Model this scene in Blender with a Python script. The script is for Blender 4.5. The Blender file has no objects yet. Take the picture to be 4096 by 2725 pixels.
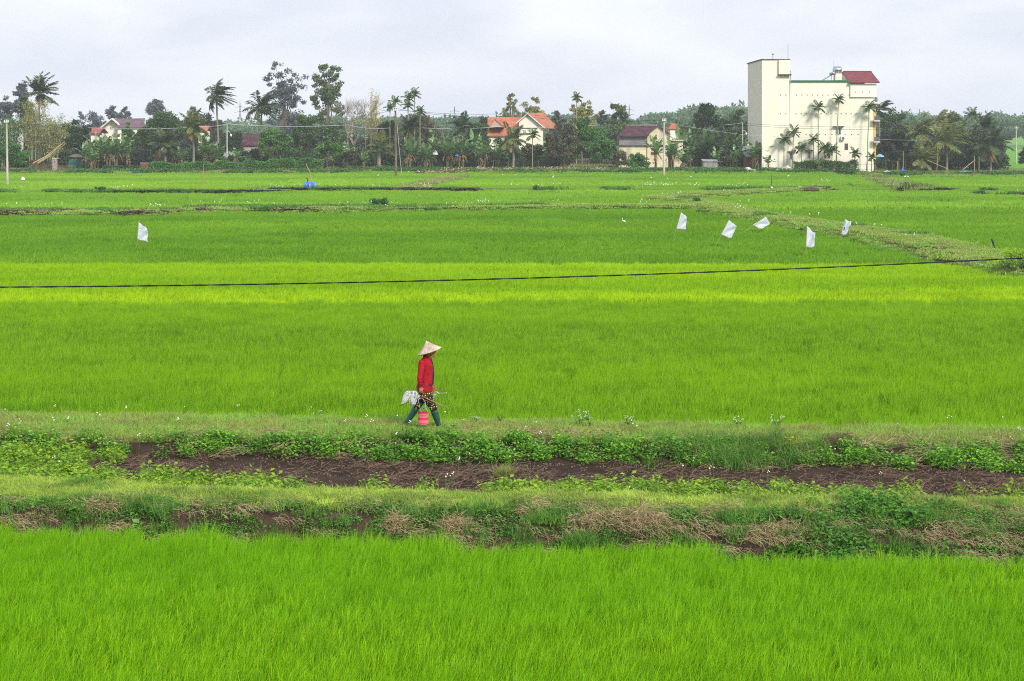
import bpy, math, random
import numpy as np
from mathutils import Vector, Matrix
R = math.radians
scn = bpy.context.scene
COL = scn.collection

# ---------------------------------------------------------------- camera, world, sun, exposure
F, HZ, CH, CX = 6827.0, 524.0, 5.54, 2048.0      # focal length in photo px, horizon row, eye height in m
cd = bpy.data.cameras.new('camera'); cam = bpy.data.objects.new('camera', cd); COL.objects.link(cam)
cd.lens = 60; cd.sensor_width = 36; cd.shift_y = -(1362.5 - HZ) / 4096
cd.clip_start = 0.5; cd.clip_end = 9000
cam.location = (0, 0, CH); cam.rotation_euler = (R(90), 0, 0)
scn.camera = cam

SUN_EL, SUN_AZ = R(36), R(148)                    # high haze, sun behind the viewer to the right
world = bpy.data.worlds.new('World'); scn.world = world; world.use_nodes = True
wn, wl = world.node_tree.nodes, world.node_tree.links
wn.clear()
wo = wn.new('ShaderNodeOutputWorld'); bg = wn.new('ShaderNodeBackground'); bg.inputs[1].default_value = 0.118
sky = wn.new('ShaderNodeTexSky'); sky.sky_type = 'NISHITA'; sky.sun_disc = False
sky.sun_elevation = SUN_EL; sky.sun_rotation = SUN_AZ
tc = wn.new('ShaderNodeTexCoord'); mp = wn.new('ShaderNodeMapping'); mp.inputs['Scale'].default_value = (1, 1, 3.2)
mp.inputs['Location'].default_value = (0.3, 0.0, 0.12)
nz = wn.new('ShaderNodeTexNoise'); nz.inputs['Scale'].default_value = 5.5; nz.inputs['Detail'].default_value = 5; nz.inputs['Roughness'].default_value = .5
nz.inputs['Distortion'].default_value = .25
rp = wn.new('ShaderNodeValToRGB')
rp.color_ramp.elements[0].position = .34; rp.color_ramp.elements[0].color = (5.9, 6.2, 7.25, 1)
rp.color_ramp.elements[1].position = .62; rp.color_ramp.elements[1].color = (7.8, 7.8, 8.4, 1)
sep = wn.new('ShaderNodeSeparateXYZ'); mr = wn.new('ShaderNodeMapRange')
mr.inputs['From Min'].default_value = -.01; mr.inputs['From Max'].default_value = .055
mr.inputs['To Min'].default_value = .62; mr.inputs['To Max'].default_value = 0.0
mh = wn.new('ShaderNodeMix'); mh.data_type = 'RGBA'
mh.inputs['B'].default_value = (6.0, 6.4, 7.5, 1)
mx = wn.new('ShaderNodeMix'); mx.data_type = 'RGBA'; mx.inputs['Factor'].default_value = .92
wl.new(tc.outputs['Generated'], mp.inputs[0]); wl.new(mp.outputs[0], nz.inputs['Vector']); wl.new(nz.outputs[0], rp.inputs[0])
wl.new(tc.outputs['Generated'], sep.inputs[0]); wl.new(sep.outputs['Z'], mr.inputs[0])
wl.new(mr.outputs[0], mh.inputs['Factor']); wl.new(rp.outputs[0], mh.inputs['A'])
wl.new(sky.outputs[0], mx.inputs['A']); wl.new(mh.outputs['Result'], mx.inputs['B'])
wl.new(mx.outputs['Result'], bg.inputs[0]); wl.new(bg.outputs[0], wo.inputs[0])

sd = bpy.data.lights.new('sun', 'SUN'); sd.energy = 3.6; sd.angle = R(13); sd.color = (1, .95, .86)
sun = bpy.data.objects.new('sun', sd); COL.objects.link(sun)
to = Vector((math.sin(SUN_AZ) * math.cos(SUN_EL), math.cos(SUN_AZ) * math.cos(SUN_EL), math.sin(SUN_EL)))
sun.rotation_euler = to.to_track_quat('Z', 'Y').to_euler(); sun.location = to * 60
scn.view_settings.view_transform = 'Standard'; scn.view_settings.look = 'None'
scn.view_settings.exposure = 0.22; scn.view_settings.gamma = 1
scn.cycles.max_bounces = 6; scn.cycles.diffuse_bounces = 3; scn.cycles.transmission_bounces = 4
scn.cycles.transparent_max_bounces = 6; scn.cycles.volume_bounces = 1
scn.cycles.use_denoising = False; scn.cycles.use_adaptive_sampling = False; scn.cycles.filter_width = 1.05

# ---------------------------------------------------------------- helpers
rng = np.random.default_rng(7)
def s(r, g, b):
    f = lambda c: (c / 255 / 12.92) if c / 255 <= .04045 else ((c / 255 + .055) / 1.055) ** 2.4
    return (f(r), f(g), f(b))
def W(x, y, Y):                       # a photo position at a chosen distance, in metres
    return ((x - CX) / F * Y, Y, CH - (y - HZ) / F * Y)
def GY(y, z=0.0):                     # distance of the ground seen at row y
    return F * (CH - z) / (y - HZ)
def M(px, Y): return px * Y / F
def tag(o, label=None, cat=None, group=None, kind=None):
    if label: o['label'] = label
    if cat: o['category'] = cat
    if group: o['group'] = group
    if kind: o['kind'] = kind
    return o
def thing(name, label, cat, loc=(0, 0, 0), rz=0.0, group=None):
    o = bpy.data.objects.new(name, None); o.empty_display_size = .2; COL.objects.link(o)
    o.location = loc; o.rotation_euler = (0, 0, rz)
    return tag(o, label, cat, group)
def copy_tree(o, parent=None):
    c = o.copy(); COL.objects.link(c)
    if parent: c.parent = parent
    for ch in list(o.children): copy_tree(ch, c)
    return c

class MB:
    """collects geometry for ONE mesh: vertices, quads, tris, a per-vertex tint and a material slot"""
    def __init__(self): self.V, self.Q, self.T, self.t, self.qm, self.tm, self.n = [], [], [], [], [], [], 0
    def add(self, V, Q=None, T=None, tint=.5, m=0):
        V = np.asarray(V, dtype=np.float32).reshape(-1, 3); k = len(V)
        self.V.append(V)
        self.t.append(np.full(k, tint, np.float32) if np.isscalar(tint) else np.asarray(tint, np.float32))
        if Q is not None and len(Q):
            Q = np.asarray(Q, np.int32).reshape(-1, 4); self.Q.append(Q + self.n); self.qm.append(np.full(len(Q), m, np.int32))
        if T is not None and len(T):
            T = np.asarray(T, np.int32).reshape(-1, 3); self.T.append(T + self.n); self.tm.append(np.full(len(T), m, np.int32))
        self.n += k
        return self
    def box(self, x0, x1, y0, y1, z0, z1, m=0, tint=.5):
        V = [(x0,y0,z0),(x1,y0,z0),(x1,y1,z0),(x0,y1,z0),(x0,y0,z1),(x1,y0,z1),(x1,y1,z1),(x0,y1,z1)]
        return self.add(V, [(0,3,2,1),(4,5,6,7),(0,1,5,4),(1,2,6,5),(2,3,7,6),(3,0,4,7)], m=m, tint=tint)
    def loft(self, rings, m=0, tint=.5, cap=True, close=True):
        k = len(rings[0]); V = np.concatenate([np.asarray(r, float) for r in rings]); Q = []; T = []
        for i in range(len(rings) - 1):
            for j in range(k if close else k - 1):
                a, b = i*k+j, i*k+(j+1) % k
                Q.append((a, b, b+k, a+k))
        n = len(V)
        if cap:
            V = np.vstack([V, np.mean(rings[0], 0), np.mean(rings[-1], 0)]); L = (len(rings)-1)*k
            for j in range(k):
                T.append((n, (j+1) % k, j)); T.append((n+1, L+j, L+(j+1) % k))
        return self.add(V, Q, T, tint=tint, m=m)
    def tube(self, pts, rad, k=6, m=0, tint=.5, cap=True, flat=None):
        pts = [Vector(p) for p in pts]; rad = [rad]*len(pts) if np.isscalar(rad) else rad; rings = []
        up = Vector((0, 0, 1)); d0 = (pts[-1]-pts[0])
        if abs(d0.normalized().z) > .8: up = Vector((0, 1, 0))
        for i, p in enumerate(pts):
            d = (pts[min(i+1, len(pts)-1)] - pts[max(i-1, 0)])
            d = d.normalized() if d.length > 1e-9 else Vector((0, 0, 1))
            a = d.cross(up); a = a.normalized() if a.length > 1e-6 else Vector((1, 0, 0)); b = a.cross(d)
            r = rad[i]; r = (r, r) if np.isscalar(r) else r
            rings.append([p + a*math.cos(2*math.pi*j/k)*r[0] + b*math.sin(2*math.pi*j/k)*r[1] for j in range(k)])
        return self.loft(rings, m=m, tint=tint, cap=cap)
    def ell(self, c, r, k=10, n=6, m=0, tint=.5, rot=None):
        rings = []
        for i in range(n+1):
            a = -math.pi/2 + math.pi*i/n; a = max(min(a, math.pi/2-.05), -math.pi/2+.05)
            ring = []
            for j in range(k):
                v = Vector((r[0]*math.cos(a)*math.cos(2*math.pi*j/k), r[1]*math.cos(a)*math.sin(2*math.pi*j/k), r[2]*math.sin(a)))
                if rot is not None: v = rot @ v
                ring.append(Vector(c)+v)
            rings.append(ring)
        return self.loft(rings, m=m, tint=tint)
    def mesh(self, name, mats, smooth=False):
        me = bpy.data.meshes.new(name)
        V = np.concatenate(self.V) if self.V else np.zeros((0, 3), np.float32)
        Q = np.concatenate(self.Q) if self.Q else np.zeros((0, 4), np.int32)
        T = np.concatenate(self.T) if self.T else np.zeros((0, 3), np.int32)
        me.vertices.add(len(V)); me.vertices.foreach_set('co', V.ravel())
        nl = Q.size + T.size; me.loops.add(nl)
        me.loops.foreach_set('vertex_index', np.concatenate([Q.ravel(), T.ravel()]).astype(np.int32))
        me.polygons.add(len(Q)+len(T))
        ls = np.concatenate([np.arange(len(Q))*4, Q.size+np.arange(len(T))*3]).astype(np.int32)
        me.polygons.foreach_set('loop_start', ls)
        me.polygons.foreach_set('material_index', np.concatenate(self.qm+self.tm).astype(np.int32) if len(ls) else np.zeros(0, np.int32))
        for mt in (mats if isinstance(mats, (list, tuple)) else [mats]): me.materials.append(mt)
        me.update(calc_edges=True)
        me.polygons.foreach_set('use_smooth', np.full(len(ls), bool(smooth)))
        at = me.attributes.new('tint', 'FLOAT', 'POINT'); at.data.foreach_set('value', np.concatenate(self.t) if self.t else np.zeros(0))
        me.validate(clean_customdata=False)
        return me
    def build(self, name, mats, parent=None, smooth=False, loc=(0, 0, 0)):
        o = bpy.data.objects.new(name, self.mesh(name, mats, smooth)); COL.objects.link(o)
        o.location = loc
        if parent: o.parent = parent
        return o

# ---------------------------------------------------------------- materials
def _mat(name):
    m = bpy.data.materials.new(name); m.use_nodes = True; n = m.node_tree.nodes; n.clear()
    return m, n, m.node_tree.links
def plant(name, c1, c2, trans=.35, rough=.5, nscale=.12, stretch=(1, 1, 1), amt=.35, c3=None, spec=.3, fine=0.0, thr=(.35, .65)):
    """leaf material: per-leaf tint c1..c2, wide patches of c3 or value change, translucent"""
    m, n, l = _mat(name)
    out = n.new('ShaderNodeOutputMaterial'); pb = n.new('ShaderNodeBsdfPrincipled'); tr = n.new('ShaderNodeBsdfTranslucent')
    ms = n.new('ShaderNodeMixShader'); ms.inputs[0].default_value = trans
    at = n.new('ShaderNodeAttribute'); at.attribute_name = 'tint'
    mix = n.new('ShaderNodeMix'); mix.data_type = 'RGBA'; mix.inputs['A'].default_value = (*c1, 1); mix.inputs['B'].default_value = (*c2, 1)
    l.new(at.outputs['Fac'], mix.inputs['Factor'])
    ge = n.new('ShaderNodeNewGeometry'); ma = n.new('ShaderNodeMapping'); ma.inputs['Scale'].default_value = stretch
    no = n.new('ShaderNodeTexNoise'); no.inputs['Scale'].default_value = nscale; no.inputs['Detail'].default_value = 4; no.inputs['Roughness'].default_value = .6
    l.new(ge.outputs['Position'], ma.inputs[0]); l.new(ma.outputs[0], no.inputs['Vector'])
    mr = n.new('ShaderNodeMapRange'); mr.inputs['From Min'].default_value = thr[0]; mr.inputs['From Max'].default_value = thr[1]
    l.new(no.outputs[0], mr.inputs[0])
    m2 = n.new('ShaderNodeMix'); m2.data_type = 'RGBA'; l.new(mix.outputs['Result'], m2.inputs['A'])
    if c3 is None: c3 = tuple((a+b)/2*(1-amt*1.3) for a, b in zip(c1, c2)); 
    m2.inputs['B'].default_value = (*c3, 1)
    mu = n.new('ShaderNodeMath'); mu.operation = 'MULTIPLY'; mu.inputs[1].default_value = min(1, amt*1.6)
    l.new(mr.outputs[0], mu.inputs[0]); l.new(mu.outputs[0], m2.inputs['Factor'])
    c = m2.outputs['Result']
    l.new(c, pb.inputs['Base Color']); l.new(c, tr.inputs[0])
    pb.inputs['Roughness'].default_value = rough; pb.inputs['Specular IOR Level'].default_value = spec
    l.new(pb.outputs[0], ms.inputs[1]); l.new(tr.outputs[0], ms.inputs[2]); l.new(ms.outputs[0], out.inputs[0])
    return m
def surf(name, c1, c2=None, scale=3.0, rough=.8, metal=0, bump=0.0, bscale=None, stretch=(1, 1, 1), spec=.3, detail=5, thr=(.35, .65), alpha=1.0, trans=0.0, coord='Object', wave=None):
    m, n, l = _mat(name)
    out = n.new('ShaderNodeOutputMaterial'); pb = n.new('ShaderNodeBsdfPrincipled')
    pb.inputs['Roughness'].default_value = rough; pb.inputs['Metallic'].default_value = metal; pb.inputs['Specular IOR Level'].default_value = spec
    tcn = n.new('ShaderNodeTexCoord'); ma = n.new('ShaderNodeMapping'); ma.inputs['Scale'].default_value = stretch
    l.new(tcn.outputs[coord], ma.inputs[0])
    no = n.new('ShaderNodeTexNoise'); no.inputs['Scale'].default_value = scale; no.inputs['Detail'].default_value = detail; no.inputs['Roughness'].default_value = .6
    l.new(ma.outputs[0], no.inputs['Vector'])
    mr = n.new('ShaderNodeMapRange'); mr.inputs['From Min'].default_value = thr[0]; mr.inputs['From Max'].default_value = thr[1]; l.new(no.outputs[0], mr.inputs[0])
    mix = n.new('ShaderNodeMix'); mix.data_type = 'RGBA'; mix.inputs['A'].default_value = (*c1, 1)
    mix.inputs['B'].default_value = (*(c2 or tuple(x*.75 for x in c1)), 1); l.new(mr.outputs[0], mix.inputs['Factor'])
    c = mix.outputs['Result']
    if wave:
        wv = n.new('ShaderNodeTexWave'); wv.bands_direction = wave[0]; wv.inputs['Scale'].default_value = wave[1]; wv.inputs['Distortion'].default_value = .3
        l.new(tcn.outputs[coord], wv.inputs[0]); mw = n.new('ShaderNodeMix'); mw.data_type = 'RGBA'; mw.blend_type = 'MULTIPLY'
        mw.inputs['Factor'].default_value = wave[2]; l.new(c, mw.inputs['A']); l.new(wv.outputs[0], mw.inputs['B']); c = mw.outputs['Result']
    l.new(c, pb.inputs['Base Color'])
    if bump:
        bn = n.new('ShaderNodeTexNoise'); bn.inputs['Scale'].default_value = bscale or scale*4; bn.inputs['Detail'].default_value = 6; l.new(ma.outputs[0], bn.inputs['Vector'])
        bp = n.new('ShaderNodeBump'); bp.inputs['Strength'].default_value = bump; bp.inputs['Distance'].default_value = .05
        l.new(bn.outputs[0], bp.inputs['Height']); l.new(bp.outputs[0], pb.inputs['Normal'])
    pb.inputs['Alpha'].default_value = alpha
    if trans:
        tr = n.new('ShaderNodeBsdfTranslucent'); l.new(c, tr.inputs[0]); ms = n.new('ShaderNodeMixShader'); ms.inputs[0].default_value = trans
        l.new(pb.outputs[0], ms.inputs[1]); l.new(tr.outputs[0], ms.inputs[2]); l.new(ms.outputs[0], out.inputs[0])
    else: l.new(pb.outputs[0], out.inputs[0])
    return m

# ---------------------------------------------------------------- scatter: one 'stuff' object whose modifier repeats its own tufts on its own points
def scatter(name, protos, pts, mats, label, cat, rz=None, sc=None, kind='stuff'):
    mb = MB(); pv = []
    for k, p in enumerate(protos):
        for V, Q, t, m in p: mb.add(V, Q, tint=t, m=m); pv.append(np.full(len(V), k, np.int32))
    N = len(pts); mb.add(pts); pv.append(np.full(N, -1, np.int32)); pv = np.concatenate(pv)
    me = mb.mesh(name, mats); tot = mb.n
    assert len(me.vertices) == tot
    a = me.attributes.new('pv', 'INT', 'POINT'); a.data.foreach_set('value', pv)
    rzv = np.zeros(tot, np.float32); rzv[-N:] = rng.uniform(0, 2*math.pi, N) if rz is None else rz
    a = me.attributes.new('rz', 'FLOAT', 'POINT'); a.data.foreach_set('value', rzv)
    s3 = np.ones((tot, 3), np.float32); s3[-N:] = (rng.uniform(.8, 1.2, (N, 1)) if sc is None else np.asarray(sc).reshape(N, -1))
    a = me.attributes.new('sc', 'FLOAT_VECTOR', 'POINT'); a.data.foreach_set('vector', s3.ravel())
    pi = np.zeros(tot, np.int32); pi[-N:] = rng.integers(0, len(protos), N)
    a = me.attributes.new('pi', 'INT', 'POINT'); a.data.foreach_set('value', pi)
    o = bpy.data.objects.new(name, me); COL.objects.link(o); tag(o, label, cat, kind=kind)
    g = bpy.data.node_groups.new(name, 'GeometryNodeTree')
    g.interface.new_socket('Geometry', in_out='INPUT', socket_type='NodeSocketGeometry'); g.interface.new_socket('Geometry', in_out='OUTPUT', socket_type='NodeSocketGeometry')
    n, l = g.nodes, g.links; gi = n.new('NodeGroupInput'); go = n.new('NodeGroupOutput')
    def named(nm, ty):
        q = n.new('GeometryNodeInputNamedAttribute'); q.data_type = ty; q.inputs['Name'].default_value = nm; return q.outputs['Attribute']
    def part(k):
        cmp = n.new('FunctionNodeCompare'); cmp.data_type = 'INT'; cmp.operation = 'EQUAL'; ii = [x for x in cmp.inputs if x.type == 'INT']
        l.new(named('pv', 'INT'), ii[0]); ii[1].default_value = k
        sp = n.new('GeometryNodeSeparateGeometry'); sp.domain = 'POINT'; l.new(gi.outputs[0], sp.inputs[0]); l.new(cmp.outputs[0], sp.inputs['Selection'])
        return sp.outputs[0]
    iop = n.new('GeometryNodeInstanceOnPoints'); l.new(part(-1), iop.inputs['Points'])
    jn = n.new('GeometryNodeJoinGeometry')
    for k in range(len(protos)):
        gt = n.new('GeometryNodeGeometryToInstance'); l.new(part(k), gt.inputs[0]); l.new(gt.outputs[0], jn.inputs[0])
    l.new(jn.outputs[0], iop.inputs['Instance']); iop.inputs['Pick Instance'].default_value = True
    l.new(named('pi', 'INT'), iop.inputs['Instance Index'])
    cx = n.new('ShaderNodeCombineXYZ'); l.new(named('rz', 'FLOAT'), cx.inputs['Z']); l.new(cx.outputs[0], iop.inputs['Rotation'])
    l.new(named('sc', 'FLOAT_VECTOR'), iop.inputs['Scale']); l.new(iop.outputs[0], go.inputs[0])
    md = o.modifiers.new('repeat', 'NODES'); md.node_group = g
    return o

def vnoise(x, y, seed=0):             # smooth value noise in numpy, 0..1
    x = np.asarray(x, float); y = np.asarray(y, float)
    def h(i, j):
        v = np.sin(i*127.1+j*311.7+seed*74.7)*43758.5453; return v-np.floor(v)
    i, j = np.floor(x), np.floor(y); u, v = x-i, y-j; u = u*u*(3-2*u); v = v*v*(3-2*v)
    return (h(i, j)*(1-u)+h(i+1, j)*u)*(1-v)+(h(i, j+1)*(1-u)+h(i+1, j+1)*u)*v
def fbm(x, y, seed=0):
    return (vnoise(x, y, seed)+.5*vnoise(x*2.1, y*2.1, seed+3)+.25*vnoise(x*4.3, y*4.3, seed+5))/1.75

def blades(n, a, h, w, lean=(.18, 0), jit=.25, segs=2, tip=.12, hill=9):
    """n grass blades on an a x a patch"""
    nh = max(1, n//hill); q = rng.integers(0, nh, n); hx, hy = rng.uniform(-a/2, a/2, nh), rng.uniform(-a/2, a/2, nh); sp = .28*a/nh**.5
    bx, by = hx[q]+rng.normal(0, sp, n), hy[q]+rng.normal(0, sp, n); H = rng.uniform(h[0], h[1], n)*rng.uniform(.82, 1.12, nh)[q]; ww = rng.uniform(.7, 1.3, n)*w/2
    lx, ly = (lean[0]+rng.normal(0, jit, n))*H, (lean[1]+rng.normal(0, jit, n))*H; an = rng.uniform(-.9, .9, n)
    sx, sy = np.cos(an), np.sin(an); V = np.zeros((n, segs+1, 2, 3), np.float32)
    for i in range(segs+1):
        t = i/segs; k = (1-t**1.6)*(1-tip)+tip; px, py = bx+lx*(t**1.9), by+ly*(t**1.9); pz = H*(t-.18*t*t*np.clip(np.hypot(lx, ly)/H, 0, 1)*2)
        V[:, i, 0] = np.stack([px-sx*ww*k, py-sy*ww*k, pz], 1); V[:, i, 1] = np.stack([px+sx*ww*k, py+sy*ww*k, pz], 1)
    base = (np.arange(n)*(segs+1)*2)[:, None, None]; qd = np.array([[2*i, 2*i+1, 2*i+3, 2*i+2] for i in range(segs)])[None]
    return V.reshape(-1, 3), (base+qd).reshape(-1, 4), np.repeat(np.clip(rng.normal(.5, .3, n)+rng.normal(0, .25, nh)[q], 0, 1.3), (segs+1)*2), 0
def leaves(C, D, N, L, Wd, tint):
    """leaf quads (rhombus, folded along the midrib): base C, direction D, normal N"""
    S = np.cross(D, N); S /= np.linalg.norm(S, axis=1, keepdims=True)+1e-9; L = np.asarray(L).reshape(-1, 1); Wd = np.asarray(Wd).reshape(-1, 1)
    N2 = np.cross(S, D); V = np.stack([C, C+D*L*.45+S*Wd/2+N2*Wd*.12, C+D*L, C+D*L*.45-S*Wd/2+N2*Wd*.12], 1)
    n = len(C); return V.reshape(-1, 3), np.arange(4*n).reshape(n, 4), np.repeat(tint, 4), 0
def unit(a): return a/(np.linalg.norm(a, axis=1, keepdims=True)+1e-9)
# ---------------------------------------------------------------- the lie of the land
def LA(X): return 32.35-.0915*X+.12*np.sin(X*.9)+.06*np.sin(X*2.3+1)       # back edge of the path
def LB(X): return 30.45-.05*X+.15*np.sin(X*.6+2)+.08*np.sin(X*1.9)          # front edge of the path
def LC(X): return 29.55-.09*X+.08*np.sin(X*1.3)+.06*np.sin(X*2.9)                               # foot of the ditch bank
def LD(X): return np.interp(X, [-12, -8.3, -4.1, 0, 5.2, 7.8, 12], [27.8, 27.15, 26.3, 25.85, 25.68, 25.55, 25.3])+.07*np.sin(X*1.7)+.04*np.sin(X*4.1)           # berm edge on the ditch
def LE(X): return 24.95-.07*X+.10*np.sin(X*1.1+1)+.07*np.sin(X*2.9)         # berm edge on the rice
def LF(X): return np.interp(X, [-12, -8.3, -4.1, 0, 3.2, 7, 12], [25.1, 24.75, 24.1, 23.65, 23.2, 22.55, 21.9])+.07*np.sin(X*1.5)+.05*np.sin(X*3.7)           # foot of the slope, first rice row
ZF = -.35
DIAG = np.array([(23.6, 62), (20.6, 71.9), (20.4, 88.6), (18.4, 100), (16.2, 112.6), (14.7, 132.2), (12.3, 142), (19, 152.5), (25.4, 160), (29.8, 164)])
DW = np.array([1.8, 1.6, 1.5, 1.2, 1.0, 1.0, 1.1, 1.2, 1.3, .9])
PATH2 = np.array([(-10.5, 168), (-6.8, 214)]); STRIP = np.array([(38.6, 163), (46, 222)])
def pdist(X, Y, P, Wd):
    """signed distance (negative inside) to a polyline with half widths"""
    X = np.asarray(X, float); Y = np.asarray(Y, float); best = np.full(X.shape, 1e9)
    for i in range(len(P)-1):
        a, b = P[i], P[i+1]; d = b-a; t = np.clip(((X-a[0])*d[0]+(Y-a[1])*d[1])/(d@d), 0, 1)
        w = Wd[i]*(1-t)+Wd[i+1]*t
        best = np.minimum(best, np.hypot(X-a[0]-t*d[0], Y-a[1]-t*d[1])-w)
    return best
def b1c(X): return 124.5+.10*X+1.0*np.sin(X*.11)
def b1w(X): return np.where(X < -8, 1.9, np.where(X < 3, 1.0, .55))+.3*np.sin(X*.5)
def b2c(X): return 163.5+.6*np.sin(X*.08)
def ss(a, b, x):
    t = np.clip((x-a)/(b-a), 0, 1); return t*t*(3-2*t)
def VE(X): return 8.5*(1-ss(-13, -4, X))
def gz(X, Y):
    X = np.asarray(X, float); Y = np.asarray(Y, float)
    z = np.full(np.broadcast(X, Y).shape, -.45)
    z = z+(.45)*ss(LF(X)-.05, LE(X)-.05, Y)
    dome = .05*np.sin(np.clip((Y-LE(X))/(LD(X)-LE(X)), 0, 1)*np.pi)+.07*(fbm(X*1.3, Y*1.3, 2)-.5)
    z = z+dome*ss(LE(X)-.5, LE(X)+.2, Y)
    z = z-.22*ss(LD(X)-.02, LD(X)+.35, Y)+.22*ss(LC(X)-.05, LB(X), Y)
    z = z+.06*(fbm(X*2.2+9, Y*2.2, 4)-.5)*ss(LF(X), LF(X)+.4, Y)*(1-ss(LA(X), LA(X)+.4, Y))
    z = z+ZF*ss(LA(X)-.02, LA(X)+.35, Y)
    far = ss(40, 45, Y)
    d = pdist(X, Y, DIAG, DW); z = z+far*(.42+.08*fbm(X, Y, 8))*(1-ss(-.5, .5, d))
    z = z+far*(.42)*(1-ss(-.3, .4, np.abs(Y-b1c(X))-b1w(X)))*(X < 13)
    z = z+far*.36*(1-ss(-.2, .4, np.abs(Y-b2c(X)-.6)-.35))
    z = z+far*.33*(1-ss(-.5, .5, np.minimum(pdist(X, Y, PATH2, (1.1, 1.1)), pdist(X, Y, STRIP, (1.0, 1.0)))))
    z = z+.35*ss(224, 228, Y-VE(X))+.15*ss(228, 236, Y-VE(X))
    return z

def build_ground():
    xs = np.unique(np.concatenate([np.linspace(-13, 13, 330), np.linspace(-60, 60, 121), np.linspace(-200, 200, 41), np.array([-6000, -2500, -900, -400, 400, 900, 2500, 6000])]))
    ys = np.unique(np.concatenate([np.array([-400, -100, 0, 10, 14]), np.linspace(16, 22, 7), np.linspace(22, 33.8, 190), np.linspace(34, 240, 207), np.linspace(245, 420, 30), np.array([500, 700, 1000, 1600, 3000, 7000])]))
    X, Y = np.meshgrid(xs, ys); Z = gz(X, Y); nx, ny = len(xs), len(ys)
    i, j = np.meshgrid(np.arange(nx-1), np.arange(ny-1)); a = (j*nx+i).ravel()
    # soil wear: 0 rice mud, .5 grassy earth, 1 bare dark ditch soil
    t = np.full(X.shape, .1)
    t = np.where((Y > LF(X)-.2) & (Y < LA(X)+.2), .5, t); t = np.where((Y > LF(X)-.2) & (Y < LE(X)+.1), .9, t); t = np.where((Y > LD(X)) & (Y < LB(X)-.1), 1.0, t)
    t = np.where(Y-VE(X) > 226, .62, t); t = np.where(Y > 420, .3, t); t = np.where((Y > 262) & (X > 76), .3, t)
    t = np.where((Y > 40) & (Y-VE(X) < 226) & (Z > -.25), .5, t)
    mb = MB().add(np.stack([X.ravel(), Y.ravel(), Z.ravel()], 1), np.stack([a, a+1, a+nx+1, a+nx], 1), tint=t.ravel())
    m, n, l = _mat('ground_earth'); out = n.new('ShaderNodeOutputMaterial'); pb = n.new('ShaderNodeBsdfPrincipled'); pb.inputs['Roughness'].default_value = .95; pb.inputs['Specular IOR Level'].default_value = .1
    at = n.new('ShaderNodeAttribute'); at.attribute_name = 'tint'; rp = n.new('ShaderNodeValToRGB'); e = rp.color_ramp.elements
    e[0].position = .1; e[0].color = (*s(58, 88, 22), 1); e[1].position = 1; e[1].color = (*s(60, 48, 40), 1)
    q = e.new(.3); q.color = (*s(98, 148, 48), 1); q = e.new(.5); q.color = (*s(96, 88, 58), 1); q = e.new(.7); q.color = (*s(92, 74, 58), 1)
    l.new(at.outputs['Fac'], rp.inputs[0]); ge = n.new('ShaderNodeNewGeometry')
    n1 = n.new('ShaderNodeTexNoise'); n1.inputs['Scale'].default_value = 1.6; n1.inputs['Detail'].default_value = 8; n1.inputs['Roughness'].default_value = .7; l.new(ge.outputs['Position'], n1.inputs['Vector'])
    mr = n.new('ShaderNodeMapRange'); mr.inputs['From Min'].default_value = .35; mr.inputs['From Max'].default_value = .7; mr.inputs['To Min'].default_value = .7; mr.inputs['To Max'].default_value = 1.35; l.new(n1.outputs[0], mr.inputs[0])
    mx = n.new('ShaderNodeVectorMath'); mx.operation = 'MULTIPLY'; l.new(rp.outputs[0], mx.inputs[0]); l.new(mr.outputs[0], mx.inputs[1]); l.new(mx.outputs[0], pb.inputs['Base Color'])
    n2 = n.new('ShaderNodeTexNoise'); n2.inputs['Scale'].default_value = 14; n2.inputs['Detail'].default_value = 8; l.new(ge.outputs['Position'], n2.inputs['Vector'])
    bp = n.new('ShaderNodeBump'); bp.inputs['Strength'].default_value = .9; bp.inputs['Distance'].default_value = .06; l.new(n2.outputs[0], bp.inputs['Height']); l.new(bp.outputs[0], pb.inputs['Normal']); l.new(pb.outputs[0], out.inputs[0])
    tag(mb.build('ground', m, smooth=True), kind='structure')
build_ground()

# ---------------------------------------------------------------- rice
def rice_mat(name, c1, c2, c3, ns=.05, st=(.35, 1, 1), amt=.6, thr=(.38, .62)):
    return plant(name, c1, c2, trans=.28, rough=.42, nscale=ns, stretch=st, amt=amt, c3=c3, spec=.15, thr=thr)
LIM = lambda Y: .335*Y+2.5
def grid_pts(x0, x1, y0, y1, a, ok):
    gx, gy = np.meshgrid(np.arange(x0, x1, a), np.arange(y0, y1, a)); X = gx.ravel()+rng.uniform(-.3, .3, gx.size)*a; Y = gy.ravel()+rng.uniform(-.3, .3, gx.size)*a
    k = ok(X, Y) & (np.abs(X) < LIM(Y)); X, Y = X[k], Y[k]
    return X, Y
def rice(name, label, y0, y1, a, n, h, w, mat, ok, lean=(.22, .0), jit=.2, segs=2, z=None, top=None):
    X, Y = grid_pts(-LIM(y1), LIM(y1), y0, y1, a, ok)
    Z = gz(X, Y) if z is None else np.full(X.shape, z)
    protos = [[blades(n, a*1.25, h, w, lean, jit, segs)] for _ in range(4)]
    sc = np.stack([np.ones(len(X))]*3, 1); sc[:, 2] = rng.uniform(.93, 1.07, len(X))*(.93+.14*fbm(X*.35, Y*.35, 11))
    if top is not None: sc[:, 2] *= top(X, Y)
    rz = rng.normal(0, .25, len(X))
    return scatter(name, protos, np.stack([X, Y, Z], 1), mat, label, 'rice', rz=rz, sc=sc)
inbund = lambda X, Y, m=.35: (pdist(X, Y, DIAG, DW) < m)
EB = .3
G1 = rice_mat('rice_front', (.060, .24, .001), (.36, .65, .006), (.165, .42, .003), ns=.3, amt=.5)
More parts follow.
